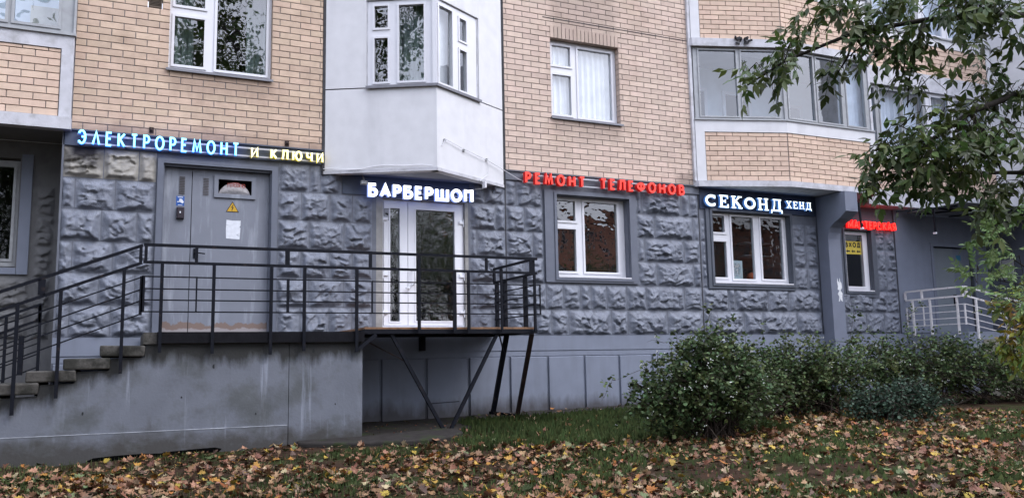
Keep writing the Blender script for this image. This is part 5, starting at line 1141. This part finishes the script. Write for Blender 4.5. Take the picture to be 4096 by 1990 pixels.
limbs = [([fork] + pl3((4300, 60, 6.2), (4000, 60, 5.6), (3700, 80, 5.4), (3420, 130, 5.25), (3150, 240, 5.1), (2990, 340, 5.0)), .022),
         ([fork] + pl3((4350, 320, 6.1), (4060, 380, 5.5), (3880, 450, 5.3), (3740, 550, 5.15), (3640, 640, 5.05), (3500, 700, 5.0)), .026),
         ([fork] + pl3((4350, 700, 6.0), (4100, 690, 5.5), (3900, 690, 5.25), (3700, 700, 5.1)), .02),
         (pl3((3700, 80, 5.4), (3660, 200, 5.3), (3635, 330, 5.2), (3630, 430, 5.2)), .012), (pl3((3420, 130, 5.25), (3390, 230, 5.2), (3340, 310, 5.2)), .010), (pl3((3880, 450, 5.3), (3960, 560, 5.35), (4010, 700, 5.4)), .016),
         ([fork, (7.9, -9.2, 4.2), (8.1, -9.0, 6.5)], .08), (pl3((3740, 550, 5.15), (3620, 590, 5.05), (3520, 620, 5.0)), .009)]
cl += [((7.6, -9.3, 4.5), (.9, .9, .8), 260, LD), ((8.2, -8.9, 6.0), (1.1, 1.1, 1.0), 260, LD)]
leafy_tree('leafy ash-leaved maple branches hanging in from the upper right', ([(*tb, tz - .1), (7.45, -9.6, .2), (7.35, -9.55, 1.2), fork], [.15, .12, .10, .08]), limbs, cl, comp, 'leaft', 21, 299)
# yellowing young tree at the right edge
DX, DY, DN = 10, -15, 1
cl = []
LD = Vector((-.3, .05, -.7))
for a in ((4010, 1230, 6.6, 60, 50, 22), (4060, 1330, 6.6, 70, 80, 40), (4020, 1400, 6.6, 50, 60, 20), (4090, 1450, 6.6, 50, 70, 26), (4150, 1300, 6.7, 80, 120, 50), (4090, 1190, 6.6, 40, 40, 14)): blob(*a)
comp2 = [compound(seed=30 + s, L=.07, ll=.062, pairs=1) for s in range(4)]
b0 = at(4190, 1500, 6.8); b0 = (b0.x, b0.y, float(gz(b0.x, b0.y)) - .05)
leafy_tree('young tree with yellowing leaves at the lower right edge of the photo', ([b0, (b0[0], b0[1], .3), (b0[0], b0[1] + .02, .9)], [.03, .024, .012]),
           [([(b0[0], b0[1], -.2)] + pl3((4120, 1330, 6.65), (4040, 1260, 6.6)), .012), ([(b0[0], b0[1], -.5)] + pl3((4130, 1460, 6.6), (4080, 1440, 6.6)), .010)], cl, comp2, 'leafy', 5, 0, 'young_tree')
DX = DY = 0
cl = []; LD = Vector((-.85, .1, .12))
for a in ((3930, 1105, 6.3, 45, 14, 9), (3990, 1120, 6.3, 45, 18, 9), (4000, 930, 6.3, 45, 20, 10), (4040, 990, 6.3, 40, 40, 12), (4070, 1060, 6.3, 40, 40, 12), (3985, 960, 6.3, 40, 18, 8), (4090, 900, 6.3, 30, 40, 8), (4100, 1150, 6.4, 50, 50, 16)): blob(*a, ry=.10)
comp3 = [compound(seed=50 + s, L=.16, ll=.045, pairs=5) for s in range(4)]
b1 = at(4230, 1400, 6.5); b1 = (b1.x, b1.y, float(gz(b1.x, b1.y)) - .05)
leafy_tree('slender sapling with pale green feathery leaves at the right edge', ([b1, (b1[0], b1[1], 0), tuple(at(4150, 1100, 6.4))], [.02, .014, .008]),
           [(pl3((4150, 1100, 6.4), (4060, 1040, 6.3), (4000, 950, 6.3)), .006), (pl3((4150, 1150, 6.4), (4040, 1130, 6.3), (3920, 1105, 6.3)), .005)], cl, comp3, 'leafl', 6, 0, 'rowan_sapling')

# trees and a brick block across the yard (behind the photographer, seen in the panes)
def yard_tree(x, y, h, rw, seed, label):
    rs = np.random.RandomState(seed); root = empty('yard_tree', label, 'tree', 'trees across the yard'); z0 = float(gz(x, y))
    b = MB(); b.tube([(x, y, z0 - .1), (x + .1, y, z0 + h * .3), (x - .1, y, z0 + h * .6), (x, y, z0 + h * .9)], [.28, .2, .13, .04], 8)
    ends = []
    for i in range(16):
        a = rs.uniform(0, 6.28); z = z0 + h * rs.uniform(.28, .85); r = rw * (.95 if z < z0 + h * .65 else .6) * rs.uniform(.6, 1)
        e = (x + r * math.cos(a), y + r * math.sin(a), z + h * .12); b.tube([(x, y, z), ((x + e[0]) / 2, (y + e[1]) / 2, z + h * .09), e], [.07, .045, .015], 5); ends.append(e)
    obj('trunk', b, root, M['bark'])
    n = int(8000 * (h / 17) ** 1.7 * (1 if h > 12 else .55)); c = np.array(ends)[rs.randint(len(ends), size=n)] + rs.normal(0, 1, (n, 3)) * (rw * .24, rw * .24, h * .055)
    rot = rots(rs.normal(0, .8, n), rs.normal(0, .6, n), rs.uniform(0, 6.28, n))
    obj('crown', inst('crown', leaf_round, leaf_round_f, rot, c, rs.uniform(.14, .30, n), M['leaft'], rs.rand(n)), root)
for i, (x, y, h, rw, l) in enumerate(((3.8, -21, 17, 3.9, 'tall dark tree mirrored in the large left window'), (-5, -20, 15, 3.6, 'broad tree left of the tall one, mirrored in the bay'), (-11, -17.5, 19, 4.6, 'tree at the far left of the yard row'),
                                       (10.5, -21, 9.5, 3.6, 'lower tree mirrored in the glazed door'), (14.2, -23, 8.5, 3, 'low round tree right of the door tree'), (25, -31, 7.5, 3.6, 'small tree before the brick block across the yard'), (-1, -28, 14, 3.5, 'tree standing back in the yard row'), (32, -30, 8, 3.4, 'rightmost small tree across the yard'))):
    yard_tree(x, y, h, rw, 40 + i, l)
YB = empty('brick_block', 'reddish brick block across the yard mirrored in the window below the red sign', 'building')
FY = Frame((60, -52), (25, -52)); b = MB(); hs = [(u, u + 1.6, z, z + 1.5) for u in np.arange(1.5, 33, 2.9) for z in (1.2, 4.1, 7.0, 9.9)]
b.plate(FY, 0, 35, -2, 12.5, hs, -.4, 0); obj('wall', b, YB, mat('red_brick_far', (.42, .19, .13), .85, .2, 3, col2=(.36, .2, .14), c2scale=.5))
for h_ in hs:
    s = MB(); s.plate(FY, h_[0], h_[1], h_[2], h_[3], [(h_[0] + .08, h_[0] + .72, h_[2] + .1, h_[3] - .1), (h_[0] + .88, h_[1] - .08, h_[2] + .1, h_[3] - .1)], -.2, -.12); s.v = s.v
    w_ = obj('window', s, YB, M['pvc']); boxo('pane', M['dark'], w_, FY, h_[0], h_[1], -.25, -.21, h_[2], h_[3])
b = MB(); b.box(FY, -.2, 35.2, -.5, .3, 12.5, 12.8); obj('roof', b, YB, M['rust'])

# ------------------------------------------------------------------ fallen leaves and grass
ml = []
for a, r in ((-90, .16), (-60, .50), (-38, .46), (-12, .74), (2, .58), (18, .68), (35, .50), (58, .84), (74, .62), (90, 1.0), (106, .62), (122, .84), (145, .50), (162, .68), (178, .58), (192, .74), (218, .46), (240, .50)):
    ml.append((r * math.cos(R_(a)) * .55, r * math.sin(R_(a)) * .55 + .05))
def maple(seed):
    rs = np.random.RandomState(seed); c1, c2, c3 = rs.uniform(-.9, 1.3), rs.uniform(-.9, 1.3), rs.uniform(-.9, .9)
    V = [(0, .05, 0)] + [(x, y, 0) for x, y in ml]; V = [(x, y, c1 * x * x + c2 * (y - .05) ** 2 + c3 * x * y + rs.uniform(-.02, .02)) for x, y, z in V]
    n = len(ml); Fc = [(0, 1 + i, 1 + (i + 1) % n) for i in range(n)]
    k = len(V); V += [(-.012, -.02, 0), (.012, -.02, 0), (.02, -.42, .05), (.0, -.42, .05)]; Fc.append((k, k + 1, k + 2, k + 3))
    return np.array(V), Fc
tmpl = [maple(i) for i in range(8)]
lcol = [('yellow', (.34, .225, .045), .09), ('tan', (.235, .135, .078), .28), ('brown', (.15, .075, .042), .32), ('pale', (.28, .215, .13), .08), ('orange', (.26, .11, .03), .08), ('green', (.10, .125, .055), .06), ('dull', (.09, .06, .042), .11)]
LM = {n: mat('fallen_leaf_' + n, c, .55, .2, 30, tint=.35, rnd_amt=.02, col2=tuple(q * .5 for q in c), c2=(.5, .68), c2scale=22, c2amt=.7, spec=.15) for n, c, _ in lcol}
N = 19000; rs = np.random.RandomState(77)
d_ = rs.uniform(5.6, 15.5, N * 3) ** 1.0; ang = YAW + rs.uniform(-.78, .78, N * 3)
X = np.sin(ang) * d_; Y = -12.836 + np.cos(ang) * d_
def fbm(x, y, s): return .5 + .25 * (np.sin(x * s + 1.3 + 1.7 * np.sin(y * s * .7)) + np.sin(y * s * 1.3 + 2.1 + 1.2 * np.sin(x * s * .9)))
dens = np.clip(.45 + 1.2 * (fbm(X, Y, 1.4) - .38), .10, 1)
dens = dens * np.clip(.35 + 1.5 * fbm(X * 1.0 + 3, Y - 1, 4.3), .3, 1.3)
dens = np.where((Y > -2.0 - .0 * X) & (X > 3.8), dens * .16, dens); dens = np.where((X > 3.6) & (X < 7) & (Y > -3.4) & (Y < -1.9), dens * .45, dens)
dens = np.where(Y > -2.75 - .0 * X, dens * .7, dens)
ok = (rs.rand(N * 3) < dens * d_ / 15) & (Y < -.15) & ~((Y > -1.68) & (X < 3)) & ~((Y > -1.5) & (X < 5.2) & (rs.rand(N * 3) < .93)) & (X < 15)
ok &= ~((X > 2.1) & (X < 4.25) & (Y > -2.3) & (rs.rand(N * 3) < .8))
X, Y, d_ = X[ok][:N], Y[ok][:N], d_[ok][:N]; n = len(X)
Zg = gz(X, Y) + rs.uniform(.008, .045, n)
rot = rots(rs.normal(0, .42, n), rs.normal(0, .42, n), rs.uniform(0, 6.28, n)); sc = rs.uniform(.058, .128, n)
lc = rs.choice(len(lcol), n, p=np.array([c[2] for c in lcol]) / sum(c[2] for c in lcol)); tk = rs.randint(8, size=n)
P = np.stack([X, Y, Zg], 1); rel = P - np.array(CAM_POS); zc = rel @ np.array(CF); xx = rel @ np.array(CR) / zc * FPX; yy = rel @ np.array(CU) / zc * FPX
vis_ = (np.abs(xx) < 2020) & (np.abs(yy) < 975); big = np.argsort(np.where(vis_, -sc / zc, 1))[:295]; isb = np.zeros(n, bool); isb[big] = True
cache = {}
for i in big:
    key = (lc[i], tk[i])
    if key not in cache:
        me = bpy.data.meshes.new('fallen_leaf'); me.from_pydata(tmpl[tk[i]][0].tolist(), [], tmpl[tk[i]][1]); me.materials.append(LM[lcol[lc[i]][0]]); cache[key] = me
    o = bpy.data.objects.new('fallen_leaf', cache[key]); COL.objects.link(o)
    o.matrix_world = Matrix([list(rot[i][0]) + [P[i][0]], list(rot[i][1]) + [P[i][1]], list(rot[i][2]) + [P[i][2]], [0, 0, 0, 1]]) @ Matrix.Scale(float(sc[i]) * 1.15, 4)
    px_, py_ = 2048 + xx[i], 995 - yy[i]; cn = lcol[lc[i]][0]
    place = 'below the stair wall' if px_ < 1450 and py_ < 1880 else 'on the near ground before the stair wall' if px_ < 1450 else 'in the near grass right of the apron slab' if px_ < 2500 and py_ < 1850 else 'on the near lawn below the platform legs' if px_ < 2500 else 'by the foot of the nearest shrub' if px_ < 3150 and py_ < 1850 else 'on the near ground before the nearest shrub' if px_ < 3250 else 'under the right stretch of bushes' if py_ < 1780 else 'on the near ground before the right bushes'
    szn = 'small ' if sc[i] < .08 else 'large ' if sc[i] > .115 else ''; lie = 'tilted' if rot[i][2][2] < .86 else 'flat'; tv_ = Vector((rot[i][0][1], rot[i][1][1], rot[i][2][1])); tr_, tu_ = tv_.dot(CR), tv_.dot(Vector((CF.x, CF.y, 0))); tip = ('right' if tr_ > 0 else 'left') if abs(tr_) > abs(tu_) else ('to the wall' if tu_ > 0 else 'to the viewer')
    tag(o, ' '.join(f'{szn}{cn} {lie} maple leaf, tip {tip}, {place}'.split()[:16]), 'leaf', 'fallen maple leaves on the ground')
litter = empty('leaf_litter', 'layer of smaller fallen leaves spread over the lawn', 'fallen leaves'); litter['kind'] = 'stuff'
for c in range(len(lcol)):
    for k in range(8):
        sel = np.where((lc == c) & (tk == k) & ~isb)[0]
        if len(sel): obj('leaves', inst('leaves', tmpl[k][0], tmpl[k][1], rot[sel], P[sel], sc[sel] * 1.02, LM[lcol[c][0]], rs.rand(len(sel))), litter)['kind'] = 'stuff'
nc = 9000; d2 = rs.uniform(5.6, 15.5, nc); a2 = YAW + rs.uniform(-.62, .62, nc); cxn = np.sin(a2) * d2; cyn = -12.836 + np.cos(a2) * d2; okc = (cyn < -.4) & ~((cyn > -1.68) & (cxn < 3)); cxn, cyn = cxn[okc], cyn[okc]
tag(obj('leaf_crumbs', inst('leaf_crumbs', leaf_round, leaf_round_f, rots(rs.normal(0, .7, len(cxn)), rs.normal(0, .7, len(cxn)), rs.uniform(0, 6.28, len(cxn))), np.stack([cxn, cyn, gz(cxn, cyn) + .012], 1), rs.uniform(.012, .034, len(cxn)), LM['brown'], rs.rand(len(cxn)))), 'brown leaf crumbs and scraps mixed into the soil', 'leaf crumbs', kind='stuff')
tb_ = MB()
for _ in range(90):
    q = rs.randint(len(cxn)); a_ = rs.uniform(0, 6.28); L_ = rs.uniform(.08, .28); z_ = float(gz(cxn[q], cyn[q])) + .03; tb_.tube([(cxn[q], cyn[q], z_), (cxn[q] + L_ * .5 * math.cos(a_), cyn[q] + L_ * .5 * math.sin(a_), z_ + .015), (cxn[q] + L_ * math.cos(a_ + .2), cyn[q] + L_ * math.sin(a_ + .2), z_)], .003, 4)
tag(obj('fallen_twigs', tb_, None, M['twig']), 'thin dark twigs lying among the fallen leaves', 'twigs', kind='stuff')
blade = np.array([[-.5, 0, 0], [.5, 0, 0], [.35, .12, .55], [-.3, .12, .55], [0, .4, 1]]); blf = [(0, 1, 2, 3), (3, 2, 4)]
M['grass'] = mat('grass_blade', (.078, .105, .036), .7, .3, 2, tint=.45, rnd_amt=.03, spec=.15)
ng = 190000; d_ = rs.uniform(5.8, 15.8, ng); ang = YAW + rs.uniform(-.62, .62, ng); X = np.sin(ang) * d_; Y = -12.836 + np.cos(ang) * d_
lush = (((X > 3.9) & (X < 8.5) & (Y > -3.2 - .12 * (X - 4)) & (Y < -.75)) * 1.0); patch = np.clip((fbm(X + 5, Y + 2, 1.9) - .48) * 2.4, 0, 1); edge = ((Y > -2.5) & (Y < -1.7) & (X < 4)) * .35
ok = (rs.rand(ng) < np.maximum(np.maximum(lush * .95, patch * .72), np.maximum(edge, .06))) & (Y < -.55) & ~((Y > -1.7) & (X < 4.6)) & ~((X > 1) & (X < 4.3) & (Y > -2.35 - .05 * X) & (Y > -2.5)) & (X < 15.5)
X, Y = X[ok], Y[ok]; n = len(X); hgt = rs.uniform(.03, .085, n) * (1 + .5 * (lush[ok] > 0)); rot = rots(rs.normal(0, .45, n), rs.normal(0, .35, n), rs.uniform(0, 6.28, n))
S3_ = np.stack([np.full(n, .006), hgt * .8, hgt], 1)
tag(obj('grass', inst('grass', blade, blf, rot, np.stack([X, Y, gz(X, Y) - .005], 1), S3_, M['grass'], rs.rand(n))), 'short green grass on the lawn between the fallen leaves', 'grass', kind='stuff')
print('faces', sum(len(m_.polygons) for m_ in bpy.data.meshes), 'objects', len(bpy.data.objects))
